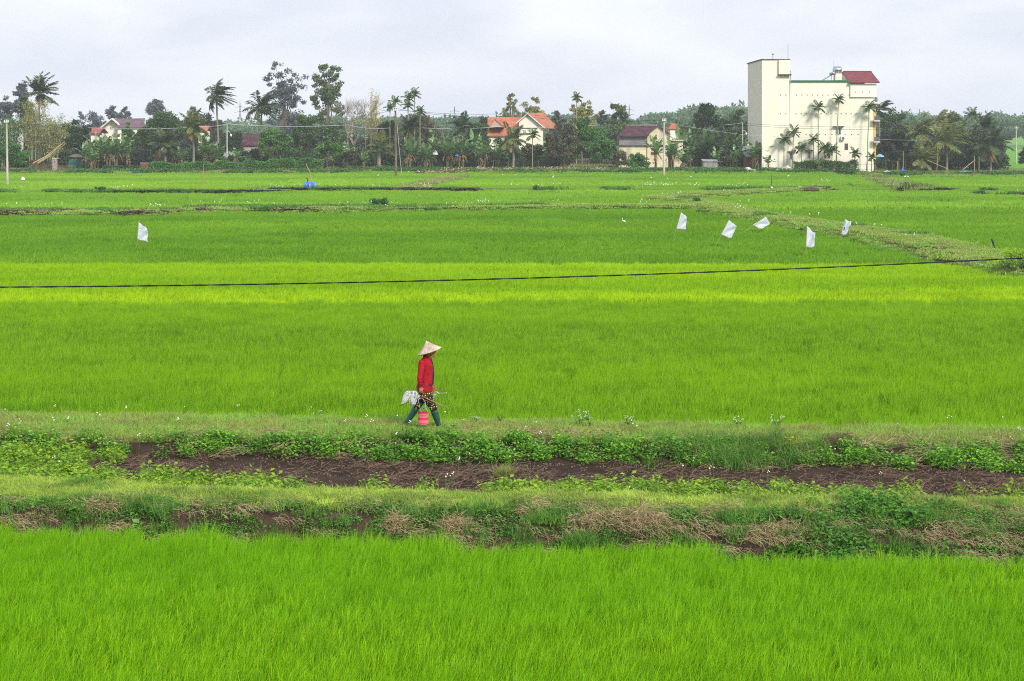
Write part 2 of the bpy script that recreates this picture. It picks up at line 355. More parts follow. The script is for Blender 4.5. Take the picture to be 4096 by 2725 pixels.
rice('rice_field_front', 'bright green young rice filling the foreground below the grassy bank', 15.6, 25.6, .5, 900, (.28, .46), .0085, G1,
     lambda X, Y: Y < LF(X)-.12, lean=(.2, .0), jit=.2, segs=3, z=-.47)
G2 = rice_mat('rice_middle', (.07, .23, .002), (.27, .50, .010), (.22, .44, .003), ns=.12, st=(.12, 1, 1), amt=.6)
rice('rice_field_middle', 'wide green rice field behind the path and the walking woman', 31.6, 56.5, .8, 760, (.26, .40), .011, G2,
     lambda X, Y: (Y > LA(X)+.62) & (Y < 56.3+.02*X), lean=(.18, 0), jit=.2)
G3 = rice_mat('rice_yellow', (.27, .48, .001), (.52, .76, .002), (.20, .42, .001), ns=.10, st=(.12, 1, 1), amt=.6)
rice('rice_field_yellow_green', 'yellow-green rice strip crossing the picture under the black cable', 56.6, 73.2, 1.2, 700, (.25, .36), .017, G3,
     lambda X, Y: (Y > 56.7+.02*X) & (Y < 72.2-.01*X) & ~inbund(X, Y, .5), jit=.2)
G4 = rice_mat('rice_dark', (.115, .30, .009), (.27, .48, .016), (.12, .30, .009), ns=.035, st=(.3, 1.2, 1), amt=.6)
rice('rice_field_with_flags', 'dark green rice field where the white plastic flags stand', 69.8, 123, 2.4, 1500, (.25, .34), .028, G4,
     lambda X, Y: (Y > 73.7-.01*X) & (np.abs(Y-b1c(X)) > b1w(X)+1.2) & (Y < b1c(X)) & ~inbund(X, Y, 1.3), jit=.18)
rice('rice_field_yellow_edge', 'back rows of the yellow-green rice strip against the darker field', 70.5, 72.9, .45, 120, (.25, .36), .017, G3,
     lambda X, Y: (Y > 70.6) & (Y < 72.75-.01*X) & ~inbund(X, Y, .4), jit=.2)
G5 = rice_mat('rice_light', (.19, .40, .02), (.34, .57, .03), (.16, .36, .02), ns=.03, st=(.25, 1.5, 1), amt=.55)
rice('rice_field_far_light', 'light green rice in the far fields between the low bunds and the village', 126, 236, 5, 2600, (.24, .33), .055, G5,
     lambda X, Y: (Y > b1c(X)+b1w(X)+2.3) & (np.abs(Y-b2c(X)) > 2.9) & (Y < 225+VE(X)) & ~inbund(X, Y, 2.6) & (pdist(X, Y, PATH2, (1.1, 1.1)) > 2.2) & (pdist(X, Y, STRIP, (1., 1.)) > 2.2), jit=.16)
# narrow far seams are filled with smaller tufts so that the bund edges stay ragged but tight
rice('rice_field_edges', 'light green rice growing right up against the distant bunds', 120, 235.5, 1.5, 420, (.24, .33), .045, G5,
     lambda X, Y: (((np.abs(np.abs(Y-b1c(X))-b1w(X)-1.3) < .9) & (Y > b1c(X))) | (np.abs(np.abs(Y-b2c(X)-.1)-2.0) < 1.25) | ((inbund(X, Y, 2.9)) & (Y > 133)) |
                   (pdist(X, Y, PATH2, (1.1, 1.1)) < 2.4) | (pdist(X, Y, STRIP, (1., 1.)) < 2.4) | (Y > 223.5+VE(X))) & (Y < 227+VE(X)) & ~inbund(X, Y, .7) & (np.abs(Y-b1c(X)) > b1w(X)+.5) & (np.abs(Y-b2c(X)) > .95)
                   & (pdist(X, Y, PATH2, (1.1, 1.1)) > .6) & (pdist(X, Y, STRIP, (1., 1.)) > .6), jit=.16)

# ---------------------------------------------------------------- grass, weeds and straw on the banks
GR_PALE = plant('grass_pale', s(128, 156, 72), s(184, 186, 112), trans=.3, nscale=1.1, amt=.5, c3=s(104, 132, 50))
GR_PATH = plant('grass_path', s(96, 160, 40), s(176, 208, 92), trans=.3, nscale=.9, amt=.45, c3=s(160, 156, 92))
GR_BERM = plant('grass_berm', s(160, 200, 64), s(214, 228, 104), trans=.35, nscale=.8, amt=.55, c3=s(120, 150, 62))
GR_DARK = plant('grass_dark', s(66, 118, 38), s(122, 172, 66), trans=.3, nscale=1.5, amt=.3)
WEED = plant('weed_leaf', s(66, 138, 26), s(154, 212, 50), trans=.35, nscale=1.2, amt=.35, c3=s(70, 116, 50), rough=.4)
WEED_Y = plant('weed_leaf_yellow', s(104, 152, 26), s(180, 212, 54), trans=.4, nscale=1.2, amt=.35, c3=s(84, 134, 34), rough=.4)
WEED_D = plant('weed_leaf_dark', s(56, 110, 32), s(108, 168, 50), trans=.3, nscale=1.2, amt=.3, rough=.45)
STRAW = plant('straw', s(144, 128, 92), s(190, 176, 134), trans=.1, nscale=2, amt=.4, c3=s(118, 98, 72), rough=.8)
ROOT = plant('roots', s(92, 72, 60), s(140, 114, 94), trans=.05, nscale=2, amt=.4, rough=.8)
PETAL = surf('white_petals', s(240, 240, 236), s(225, 225, 218), rough=.6, trans=.2)
YOLK = surf('flower_centre', s(230, 180, 40), rough=.7)
STEM = plant('stems', s(86, 120, 50), s(120, 140, 70), trans=.2)

def weed_proto(r=.2, h=.3, n=95, L=.075):
    ang = rng.uniform(0, 2*np.pi, n); rr = r*np.sqrt(rng.uniform(0, 1, n)); zz = h*rng.uniform(.12, 1, n)*(1-.5*(rr/r)**2)
    C = np.stack([rr*np.cos(ang), rr*np.sin(ang), zz], 1); a2 = ang+rng.normal(0, .9, n); D = unit(np.stack([np.cos(a2), np.sin(a2), rng.normal(-.1, .35, n)], 1))
    N = unit(np.stack([rng.normal(0, .45, n), rng.normal(0, .45, n)-.15, np.ones(n)], 1)); l = rng.uniform(.6, 1.25, n)*L
    out = [leaves(C, D, N, l, l*rng.uniform(.5, .7, n), rng.uniform(0, 1, n))]
    ns = 12; an = rng.uniform(0, 6.28, ns); b = blades(ns, r*.6, (h*.5, h*.95), .008, (0, 0), .35, 2); out.append(b)
    return out
def straw_proto(n=60, a=.5, L=(.12, .4), droop=0.0, w=.006, flat=0):
    V = []; Q = []; t = []
    for i in range(n):
        p = np.array([rng.uniform(-a/2, a/2), rng.uniform(-a/2, a/2), rng.uniform(.01, .07)]); an = rng.uniform(0, 6.28); l = rng.uniform(*L); d = np.array([np.cos(an), np.sin(an), rng.normal(0.05, .05 if flat else .25)]); bend = rng.normal(0, .6)
        sd = np.array([-d[1], d[0], 0])*w/2+np.array([0, 0, w/3]); tt = rng.uniform()
        for k in range(4):
            u = k/3; q = p+d*l*u+np.array([-d[1], d[0], 0])*bend*l*u*u*.5+np.array([0, 0, -droop*l*u*u]); q[2] = max(q[2], .005) if not droop else q[2]
            V += [q-sd, q+sd]; t += [tt, tt]
            if k: b = len(V)-4; Q.append((b, b+1, b+3, b+2))
    return np.array(V, np.float32), np.array(Q), np.array(t, np.float32), 0
def flower_proto(h, n=1, spread=.05, size=.013):
    mb = MB()
    for i in range(n):
        x, y = rng.uniform(-spread, spread, 2); hh = h*rng.uniform(.8, 1.05)
        mb.add([(x-.002, y, 0), (x+.002, y, 0), (x*1.6+.002, y, hh), (x*1.6-.002, y, hh)], [(0, 1, 2, 3)], m=0)
        c = np.array([x*1.6, y-.004, hh]); tx, tz = rng.normal(0, .4), rng.uniform(.3, .9)
        up = np.array([tx, -.9, tz]); up /= np.linalg.norm(up); a = np.cross(up, [0, 0, 1.]); a /= np.linalg.norm(a); b = np.cross(up, a)
        for k in range(5):
            an = k*2*np.pi/5; d = a*np.cos(an)+b*np.sin(an); e = a*np.cos(an+1.57)+b*np.sin(an+1.57)
            mb.add([c, c+d*size*.6+e*size*.38, c+d*size, c+d*size*.6-e*size*.38], [(0, 1, 2, 3)], m=1)
        mb.add([c+up*.003+(a*np.cos(k*1.57)+b*np.sin(k*1.57))*size*.25 for k in range(4)], [(0, 1, 2, 3)], m=2)
    out = []; off = 0
    V = np.concatenate(mb.V); 
    for v, q, t, m in zip(mb.V, mb.Q, mb.t, mb.qm): out.append((v, q-off, t, int(m[0]))); off += len(v)
    return out
def sc_pts(n, x0, x1, y0, y1, ok, prob=None):
    X = rng.uniform(x0, x1, n); Y = rng.uniform(y0, y1, n); k = ok(X, Y)
    if prob is not None: k &= rng.uniform(0, 1, n) < prob(X, Y)
    X, Y = X[k], Y[k]; return np.stack([X, Y, gz(X, Y)], 1)
XL = 11.8
PX = lambda x, Y: (x-CX)/F*Y
# path grass
P = sc_pts(5200, -XL, XL, 29, 34, lambda X, Y: (Y > LB(X)+.02) & (Y < LA(X)+.35))
scatter('path_grass', [[blades(130, .42, (.05, .15), .007, (.05, 0), .55, 2)] for _ in range(4)], P, GR_PATH, 'short trampled green and tan grass along the path the woman walks on', 'grass')
P = sc_pts(420, -XL, XL, 29, 34, lambda X, Y: (Y > LB(X)+.1) & (Y < LA(X)+.3), lambda X, Y: ss(.5, .75, fbm(X*.9, Y*1.3, 31)))
scatter('path_tall_grass', [[blades(60, .3, (.12, .28), .006, (.1, 0), .45, 2)] for _ in range(3)], P, GR_PALE, 'taller pale grass tufts along both edges of the path', 'grass')
P = sc_pts(1300, -XL, XL, 28, 33, lambda X, Y: (Y > LC(X)) & (Y < LB(X)+.9), lambda X, Y: ss(.5, .66, fbm(X*.7+3, Y*.8, 12)))
scatter('bank_straw', [[straw_proto(80, .5, (.06, .25), w=.0045)] for _ in range(3)], P, STRAW, 'dry straw lying between the weeds on the front edge of the path', 'straw')
# weed band on the ditch bank
def wprob(X, Y):
    q = ss(.30, .46, fbm(X*.55+.4, Y*.9, 17)); q = q*np.where((X > 1.0) & (X < 2.2) & (Y > LB(X)-.1), .15, 1); q = q*np.where((X > 3.9) & (X < 4.9), .3, 1)
    return np.where(X < -4, np.maximum(q, .5), q)
P = sc_pts(2300, -XL, XL, 28, 32, lambda X, Y: (Y > LC(X)+.02) & (Y < LB(X)-.02), wprob)
scatter('leafy_weeds', [weed_proto() for _ in range(5)], P, WEED, 'leafy green flowering weeds in a band along the ditch bank', 'weeds', sc=rng.uniform(.5, 1.0, (len(P), 1))*np.ones((1, 3)))
P = sc_pts(420, 2.2, 6.0, 28.5, 31, lambda X, Y: (Y > LC(X)-.1) & (Y < LB(X)+.1), lambda X, Y: np.exp(-((X-4.0)/1.0)**2)*.8)
scatter('bank_grass', [[blades(60, .3, (.18, .42), .008, (-.05, -.3), .45, 3)] for _ in range(3)], P, GR_DARK, 'long dark green grass hanging over the ditch bank right of centre', 'grass')
P = sc_pts(700, -XL, XL, 29.2, 32.4, lambda X, Y: (Y > LB(X)-.25) & (Y < LB(X)+.6), lambda X, Y: ss(.48, .7, fbm(X*.8+7, Y, 44)))
scatter('path_weeds', [weed_proto(.13, .09, 40, .045) for _ in range(3)], P, WEED_D, 'small dark green weeds creeping onto the path', 'weeds')
# ditch
P = sc_pts(900, -XL, XL, 25, 31, lambda X, Y: (Y > LD(X)+.1) & (Y < LC(X)+.25), lambda X, Y: .35+.65*ss(.45, .6, fbm(X*.9, Y*1.2, 5)))
scatter('ditch_roots', [[straw_proto(70, .6, (.06, .26), w=.0045)] for _ in range(3)], P, ROOT, 'dead roots and stalks lying on the dark soil of the ditch', 'roots')
P = sc_pts(4200, -XL, XL, 26, 31, lambda X, Y: (Y > LD(X)+.1) & (Y < LC(X)+.1))
d = MB().box(-.014, .014, -.01, .01, 0, .016).box(.06, .075, .05, .062, 0, .012).box(-.09, -.082, .02, .03, 0, .008)
scatter('ditch_debris', [[(d.V[k], d.Q[k]-8*k, d.t[k], 0) for k in range(3)]], P, surf('debris', s(140, 126, 104), s(84, 68, 56), scale=1, coord='Object'), 'pale crumbs of straw and clods on the ditch soil', 'debris', sc=rng.uniform(.3, 1.1, (len(P), 1))*np.ones((1, 3)))
def dprob(X, Y):
    q = ss(.30, .46, fbm(X*1.1+2, Y*.5, 23)); q = np.where((X > -3.2) & (X < -.4), q*.15, q); q = np.where(X > 6.3, q*.1, q)
    return np.where(X < -6.9-.3*(Y-28), .95, q)
P = sc_pts(3600, -XL, XL, 26.0, 30.6, lambda X, Y: (Y > LD(X)+.15) & (Y < np.where(X < -6.9, LC(X)+.1, LD(X)+1.3)), dprob)
scatter('ditch_weeds', [weed_proto(.17, .30, 75, .075) for _ in range(5)], P, WEED_Y, 'yellow-green seedlings growing along the near side of the ditch', 'weeds', sc=rng.uniform(.6, 1.2, (len(P), 1))*np.ones((1, 3)))
# berm
right = lambda X, Y: ss(2.9, 5.2, X)
P = sc_pts(5200, -XL, XL, 23, 28.2, lambda X, Y: (Y > LE(X)-.02) & (Y < LD(X)+.14), lambda X, Y: 1-.55*right(X, Y))
scatter('berm_grass', [[blades(150, .4, (.04, .10), .009, (.02, -.05), .6, 2)] for _ in range(4)], P, GR_BERM, 'short yellow-green mown grass on top of the near bank', 'grass')
P = sc_pts(1900, -XL, XL, 23, 28.2, lambda X, Y: (Y > LE(X)-.2) & (Y < LD(X)-.15), lambda X, Y: np.maximum(ss(.52, .68, fbm(X*.7+1, Y*.9, 61)), .75*right(X, Y)))
scatter('berm_tall_grass', [[blades(70, .32, (.08, .18), .007, (.1, 0), .5, 2)] for _ in range(3)], P, GR_PALE, 'grey-green longer grass in patches on the near bank', 'grass')
P = sc_pts(1000, -XL, XL, 23, 28.4, lambda X, Y: (Y > LE(X)-.3) & (Y < LD(X)-.25), lambda X, Y: .1+.9*ss(.55, .72, fbm(X*.8+5, Y, 71)))
scatter('berm_dark_grass', [[blades(70, .3, (.08, .2), .008, (.05, -.1), .5, 2)] for _ in range(3)], P, GR_DARK, 'dark green grass tufts along the near bank', 'grass')
# slope down to the front rice
P = sc_pts(2600, -XL, XL, 21.5, 26.5, lambda X, Y: (Y > LF(X)-.15) & (Y < LE(X)+.25), lambda X, Y: .2+.8*ss(.42, .58, fbm(X*.6+8, Y*1.1, 81)))
scatter('slope_straw', [[straw_proto(150, .5, (.05, .17), droop=.4, w=.004)] for _ in range(4)], P, STRAW, 'bleached dead grass hanging over the slope above the front rice', 'straw')
P = sc_pts(4200, -XL, XL, 21.5, 26.5, lambda X, Y: (Y > LF(X)-.1) & (Y < LE(X)+.1), lambda X, Y: .7+.3*ss(.24, .40, fbm(X*.8+14, Y*1.2, 91)))
scatter('slope_weeds', [weed_proto(.16, .12, 60, .042) for _ in range(4)], P, WEED_D, 'low dark green weeds on the slope above the front rice', 'weeds')
P = sc_pts(1500, -XL, XL, 21.5, 26.5, lambda X, Y: (Y > LF(X)-.1) & (Y < LE(X)), lambda X, Y: .3+.85*ss(.5, .62, fbm(X*.9+24, Y*1.2, 95)))
scatter('slope_grass', [[blades(60, .3, (.12, .30), .008, (.1, -.35), .4, 2)] for _ in range(3)], P, GR_DARK, 'green grass hanging down the slope above the front rice', 'grass')
P = sc_pts(1500, 3.0, XL, 21.5, 28, lambda X, Y: (Y > LF(X)-.1) & (Y < LD(X)-.3), lambda X, Y: ss(.44, .58, fbm(X*.9+4, Y*1.1, 99))*ss(3.8, 6.6, X+.25*(26-Y)))
scatter('bank_right_weeds', [weed_proto(.2, .24, 80, .07) for _ in range(4)], P, WEED_D, 'thick leafy weeds covering the right end of the near bank', 'weeds')
# small white flowers
P = np.vstack([sc_pts(200, -XL, XL, 29, 32.5, lambda X, Y: (Y > LC(X)) & (Y < LA(X)-.3), lambda X, Y: ss(.42, .66, fbm(X*.8+3, Y*.8, 55))*np.where(Y > LB(X)+.5, .35, 1)),
               sc_pts(50, -XL, XL, 26, 29, lambda X, Y: (Y > LD(X)+.2) & (Y < LC(X)), lambda X, Y: .4+.5*(X > 3))])
scatter('white_wildflowers', [flower_proto(.34, 1), flower_proto(.30, 2, .07), flower_proto(.38, 3, .08)], P, [STEM, PETAL, YOLK], 'tiny white daisy-like flowers above the weeds of the ditch bank', 'wildflowers', rz=rng.uniform(-.6, .6, len(P)))

# ---------------------------------------------------------------- far bunds
def far_pts(n, f, jx=0): 
    P = f(n); k = np.abs(P[:, 0]) < LIM(P[:, 1]); P = P[k]; return np.stack([P[:, 0], P[:, 1], gz(P[:, 0], P[:, 1])], 1)
def on_diag(n, over=.15):
    seg = rng.integers(0, len(DIAG)-1, n*3); t = rng.uniform(0, 1, n*3); L = np.linalg.norm(np.diff(DIAG, axis=0), axis=1); keep = rng.uniform(0, 1, n*3) < L[seg]/L.max(); seg, t = seg[keep][:n], t[keep][:n]
    d = DIAG[seg+1]-DIAG[seg]; d = d/np.linalg.norm(d, axis=1, keepdims=True); w = (DW[seg]*(1-t)+DW[seg+1]*t)[:, None]
    P = DIAG[seg]*(1-t)[:, None]+DIAG[seg+1]*t[:, None]+np.stack([-d[:, 1], d[:, 0]], 1)*w*rng.uniform(-1-over, 1+over, (len(t), 1)); return P
fg = lambda n, a, h, w: [[blades(n, a, h, w, (.1, 0), .5, 2)] for _ in range(3)]
P = far_pts(4200, on_diag)
scatter('diagonal_bund_grass', fg(120, 1.0, (.04, .13), .03), P, GR_PATH, 'pale green grass on the diagonal bund running back on the right', 'grass')
P = far_pts(700, on_diag); P = P[fbm(P[:, 0]*.5, P[:, 1]*.2, 3) > .68]
scatter('diagonal_bund_weeds', fg(90, .8, (.15, .38), .03), P, GR_DARK, 'darker weeds in patches on the diagonal bund', 'weeds')
P = far_pts(900, lambda n: on_diag(n, .3)); P = P[(fbm(P[:, 0]*.4+6, P[:, 1]*.15, 7) > .63)]
scatter('diagonal_bund_straw', [[straw_proto(40, .8, (.1, .35), w=.03, flat=1)] for _ in range(3)], P[::2], ROOT, 'brown bare and dead patches on the diagonal bund', 'straw')
def on_b1(n): X = rng.uniform(-46, 16, n); return np.stack([X, b1c(X)+rng.uniform(-1.1, 1.1, n)*b1w(X)], 1)
P = far_pts(1500, on_b1)
scatter('far_bund_grass', fg(110, 1.2, (.04, .15), .05), P, GR_PATH, 'yellowish grass along the low bund across the left fields', 'grass')
P = far_pts(900, on_b1); P = P[((fbm(P[:, 0]*.25, P[:, 1]*.3, 13) > .52) | ((P[:, 0] > -14) & (P[:, 1] > b1c(P[:, 0])))) & (P[:, 0] < 2.5)]
scatter('far_bund_weeds', fg(80, 1.0, (.12, .28), .05), P, GR_DARK, 'dark weed clumps along the low bund across the left fields', 'weeds')
P = far_pts(900, on_b1); P = P[(fbm(P[:, 0]*.3+9, P[:, 1]*.3, 19) > .5) & (P[:, 0] < -10)]
scatter('far_bund_soil', [[straw_proto(60, 1.2, (.15, .4), w=.06, flat=1)] for _ in range(3)], P[::2], ROOT, 'brown bare earth and dead stalks on the low left bund', 'soil')
def on_b2(n): X = rng.uniform(-60, 60, n); return np.stack([X, b2c(X)+.6+rng.uniform(-.5, .5, n)], 1)
P = far_pts(700, on_b2); P = P[fbm(P[:, 0]*.3, P[:, 1]*0, 29) > .5]
scatter('farthest_bund_weeds', fg(80, 1.2, (.1, .32), .06), P, GR_DARK, 'weeds dotted along the farthest thin bund', 'weeds')
P = far_pts(700, lambda n: np.stack([rng.uniform(-60, -2, n), b2c(0)+rng.uniform(-.3, .3, n)], 1)); P2 = far_pts(400, lambda n: np.stack([rng.uniform(28, 60, n), b2c(0)+rng.uniform(-.3, .3, n)], 1)); P = np.vstack([P, P2])
scatter('farthest_bund_soil', [[straw_proto(40, 1.0, (.2, .5), w=.05, flat=1)] for _ in range(3)], P[::2], surf('wet_soil', s(70, 56, 44), s(50, 40, 34)), 'dark wet soil line of the farthest ditch', 'soil')
P = far_pts(900, lambda n: np.stack([rng.uniform(-12.5, -5, n), rng.uniform(163, 217, n)], 1)); P = P[pdist(P[:, 0], P[:, 1], PATH2, (1.3, 1.3)) < 0]
scatter('far_path_grass', fg(110, 1.4, (.05, .2), .06), P, GR_PALE, 'pale grass on the short far path left of centre', 'grass')
P = far_pts(1500, lambda n: np.stack([rng.uniform(36, 48, n), rng.uniform(162, 224, n)], 1)); P = P[pdist(P[:, 0], P[:, 1], STRIP, (1.3, 1.3)) < 0]
scatter('far_strip_weeds', fg(110, 1.4, (.12, .45), .06), P, GR_PALE, 'overgrown weedy strip leading to the village below the tall building', 'weeds')
# far white-flowered weeds on the bunds
P = np.vstack([far_pts(120, on_b1), far_pts(200, on_b2), far_pts(40, on_diag)]); P = P[fbm(P[:, 0]*.4, P[:, 1]*.3, 77) > .56]
fp = lambda h: [(V*np.array([1, 1, 1]), Q, t, m) for V, Q, t, m in flower_proto(h, 3, .3, .035)]
scatter('bund_flowers', [fp(.4), fp(.5)], P, [STEM, PETAL, YOLK], 'specks of white flowers standing on the distant bunds', 'wildflowers', rz=rng.uniform(-.5, .5, len(P)))
# ---------------------------------------------------------------- trees
BARK = surf('bark_grey', s(120, 108, 96), s(84, 74, 64), scale=2, rough=.9, stretch=(1, 1, .3))
BARK_P = surf('bark_pale', s(168, 158, 146), s(120, 112, 104), scale=2, rough=.9, stretch=(1, 1, .3))
PALMBARK = surf('palm_trunk_bark', s(150, 140, 128), s(104, 96, 88), scale=3, rough=.9, stretch=(1, 1, 3))
CULM = surf('green_stem_bark', s(120, 138, 86), s(150, 146, 118), scale=1.5, rough=.7, stretch=(1, 1, 2))
def leafm(name, a, b, c3=None, amt=.3, trans=.25): return plant(name, s(*a), s(*b), trans=trans, nscale=.5, amt=amt, c3=s(*c3) if c3 else None, rough=.5)
L = dict(
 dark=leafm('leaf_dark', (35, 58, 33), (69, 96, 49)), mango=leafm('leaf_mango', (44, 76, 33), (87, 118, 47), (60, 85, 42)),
 green=leafm('leaf_green', (58, 103, 42), (107, 152, 64)), vine=leafm('leaf_vine', (51, 100, 40), (96, 152, 58)),
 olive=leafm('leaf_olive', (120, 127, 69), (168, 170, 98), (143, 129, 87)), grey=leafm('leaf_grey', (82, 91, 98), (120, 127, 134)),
 euca=leafm('leaf_euca', (60, 91, 53), (116, 141, 76), (82, 94, 76)), brown=leafm('leaf_brown', (78, 69, 58), (120, 112, 82), (58, 69, 42)),
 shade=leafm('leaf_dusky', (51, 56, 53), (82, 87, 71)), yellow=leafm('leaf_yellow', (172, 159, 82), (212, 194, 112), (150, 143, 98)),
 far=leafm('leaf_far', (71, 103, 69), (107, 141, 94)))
def grow(mb, K, Rx, Ry, Rz, cen, n, size, cl, shell=.55, droop=0.0, seed=0, fl=None):
    """n leaf quads gathered into K clumps through an ellipsoid crown"""
    r = np.random.default_rng(seed); u = unit(r.normal(size=(K, 3))); u[:, 2] = np.where(u[:, 2] < -.55, -u[:, 2], u[:, 2])
    rad = r.uniform(shell, 1, K)[:, None]; c = u*rad*np.array([Rx, Ry, Rz])*(1-cl*.35)
    if fl is not None: c[:, 2] = np.maximum(c[:, 2], fl)
    cr = r.uniform(.6, 1.25, K)*cl*min(Rx, Rz, max(Ry, .6*Rx)); per = r.dirichlet(np.full(K, 6.))*n
    Cs, Ts = [], []
    for k in range(K):
        m = max(4, int(per[k])); d = unit(r.normal(size=(m, 3))); q = r.uniform(.35, 1, m)[:, None]**.6
        Cs.append(c[k]+d*q*cr[k]*np.array([1.1, 1.1, .75])); Ts.append(np.clip(r.uniform(.1, .9)+r.normal(0, .2, m), 0, 1))
    C = np.concatenate(Cs); T = np.concatenate(Ts); m = len(C)
    D = unit(r.normal(size=(m, 3))+np.array([.25, 0, -droop])); N = unit(r.normal(size=(m, 3))*.9+np.array([0, -.3, .8])); l = r.uniform(.6, 1.4, m)*size
    V, Q, t, _ = leaves(C+np.array(cen), D, N, l, l*.6, T); mb.add(V, Q, tint=t); return c+np.array(cen), cr
def tree(label, x0, x1, yt, Y, yb=None, mat='green', n=2600, K=34, cl=.34, size=.38, cb=.25, bark=None, group=None, cat='tree', name='tree', depth=.8, shell=.5, droop=.2, lean=0.0, z0=.1, stems=1, fl=None):
    """a tree seen from column x0 to x1 and up to row yt, standing at distance Y"""
    seed = int(abs(x0*7+x1*13+yt*3)) ; r = random.Random(seed); xc = (x0+x1)/2; bx = (xc-CX)/F*Y
    H = CH-(yt-HZ)/F*Y-z0; Rx = M((x1-x0)/2, Y); t = thing(name, label, cat, (bx, Y, z0), group=group)
    zc = H*(1+cb)/2; Rz = H*(1-cb)/2
    mb = MB(); c, cr = grow(mb, K, Rx*1.12, Rx*depth, Rz*1.08, (lean, 0, zc), int(n*1.5), size, cl, shell, droop, seed, fl)
    mb.build('crown', L[mat], t)
    tb = MB(); top = Vector((lean*.6, 0, zc*.95)); rr = max(.06, H*.011)
    for sidx in range(stems):
        ox = r.uniform(-.25, .25)*Rx*(stems > 1); mid = Vector((ox+r.uniform(-.05, .05)*H, 0, zc*.5)); tb.tube([(ox*.6, 0, -.25), mid, top+Vector((ox, 0, 0))], [rr*1.3, rr, rr*.5], 6)
        for k in r.sample(range(len(c)), min(18, len(c))):
            e = Vector(c[k]); st = Vector((ox, 0, 0)).lerp(top+Vector((ox, 0, 0)), r.uniform(.45, .9)); mm = st.lerp(e, .5)+Vector((0, 0, .05*H)); tb.tube([st, mm, e], [rr*.42, rr*.25, rr*.08], 4)
    tb.build('trunk', bark or BARK, t); return t

def frond(mb, ang, el, Ln, droop, wind, nl=20, lw=.09, ll=.8, hang=.5, tint=.5, r=random, m=0, org=(0, 0, 0)):
    """one feather palm leaf: curved midrib and hanging leaflets"""
    pts = []; p = Vector(org); d = Vector((math.cos(ang)*math.cos(el), math.sin(ang)*math.cos(el), math.sin(el))); seg = Ln/8; wind = (wind[0]*r.uniform(.5, 1.5), wind[1]+r.gauss(0, .05)); droop = droop*r.uniform(.7, 1.4)
    for i in range(9):
        pts.append(p.copy()); p = p+d*seg; d = (d+Vector((wind[0], wind[1], -droop))*(.12+.05*i)).normalized()
    mb.tube(pts, [.035*(1-i/10) for i in range(9)], 3, m=m, tint=.75)
    Cc, D, N, Ls = [], [], [], []
    for i in range(nl):
        u = .12+.88*i/(nl-1); f = u*8; k = min(int(f), 7); q = pts[k].lerp(pts[k+1], f-k); tn = (pts[k+1]-pts[k]).normalized(); sd = tn.cross(Vector((0, 0, 1))); sd = sd.normalized() if sd.length > .05 else Vector((1, 0, 0)); up = sd.cross(tn)
        for sg in (-1, 1):
            dd = (sd*sg*.75+tn*.55+Vector((wind[0]*.7, wind[1]*.7, -hang))+up*.15+Vector((r.gauss(0, .1), r.gauss(0, .1), r.gauss(0, .1)))).normalized()
            Cc.append(q); D.append(dd); N.append((up+Vector((r.gauss(0, .25), r.gauss(0, .25), 0))).normalized()); Ls.append(ll*(math.sin(math.pi*(.12+.84*u))**.6)*r.uniform(.85, 1.1))
    V, Q, t, _ = leaves(np.array(Cc), unit(np.array(D)), np.array(N), np.array(Ls), np.full(len(Ls), lw), np.clip(np.full(len(Ls), tint)+rng.normal(0, .12, len(Ls)), 0, 1)); mb.add(V, Q, tint=t, m=m)
PALM_L = plant('palm_leaf', s(40, 60, 36), s(90, 110, 56), trans=.25, nscale=.6, amt=.25, rough=.35, spec=.5); PALM_Y = plant('palm_leaf_pale', s(84, 100, 48), s(150, 152, 80), trans=.25, nscale=.6, amt=.3, c3=s(84, 100, 58), rough=.35)
PALM_DRY = plant('palm_leaf_dry', s(140, 108, 62), s(176, 146, 88), trans=.2, nscale=.6, amt=.3); ARECA = plant('areca_leaf', s(42, 74, 32), s(90, 124, 54), trans=.25, nscale=.8, amt=.25, rough=.35, spec=.5)
SHAFT = surf('green_crownshaft', s(110, 140, 80), s(90, 118, 66), scale=2)
def palm(label, x, yc, rpx, Y, yb=690, wind=(.25, 0), nf=20, mat=None, dry=3, hang=.55, droop=.45, tx=None, group='coconut palms among the village trees', el=(-.5, 1.35), z0=.1, trunk=True):
    r = random.Random(int(x*3+yc)); bx = ((tx if tx else x)-CX)/F*Y; X, _, Z = W(x, yc, Y); t = thing('coconut_palm', label, 'palm tree', (bx, Y, z0), group=group)
    Ln = M(rpx, Y)*1.18; org = (X-bx, 0, Z-z0); mb = MB(); g = 2.399963
    for i in range(nf):
        e = el[1]-(el[1]-el[0])*(i/(nf-1))**1.1+r.gauss(0, .14); frond(mb, i*g+r.uniform(-.3, .3), e, Ln*r.uniform(.85, 1.05), droop*r.uniform(.8, 1.2), wind, nl=28, ll=Ln*.34, hang=hang, lw=.10+Ln*.022, tint=.15+.6*r.random(), r=r, org=org)
    mb.build('crown', mat or PALM_L, t)
    if dry:
        db = MB()
        for i in range(dry): frond(db, r.uniform(0, 6.28), -.75-.3*r.random(), Ln*.75, .5, wind, nl=14, ll=Ln*.22, hang=.9, lw=.08, tint=r.random(), r=r, org=org)
        db.build('dry_fronds', PALM_DRY, t)
    tb = MB(); o = Vector(org)
    if trunk and org[2] > .6: tb.tube([(0, 0, -.3), (org[0]*.3+.1, 0, org[2]*.4), (org[0]*.8, 0, org[2]*.8), o], [.2, .15, .13, .15], 8)
    else: tb.tube([(0, 0, -.3), o+Vector((0, 0, .1))], [.3, .22], 8)
    tb.build('trunk', PALMBARK, t); return t
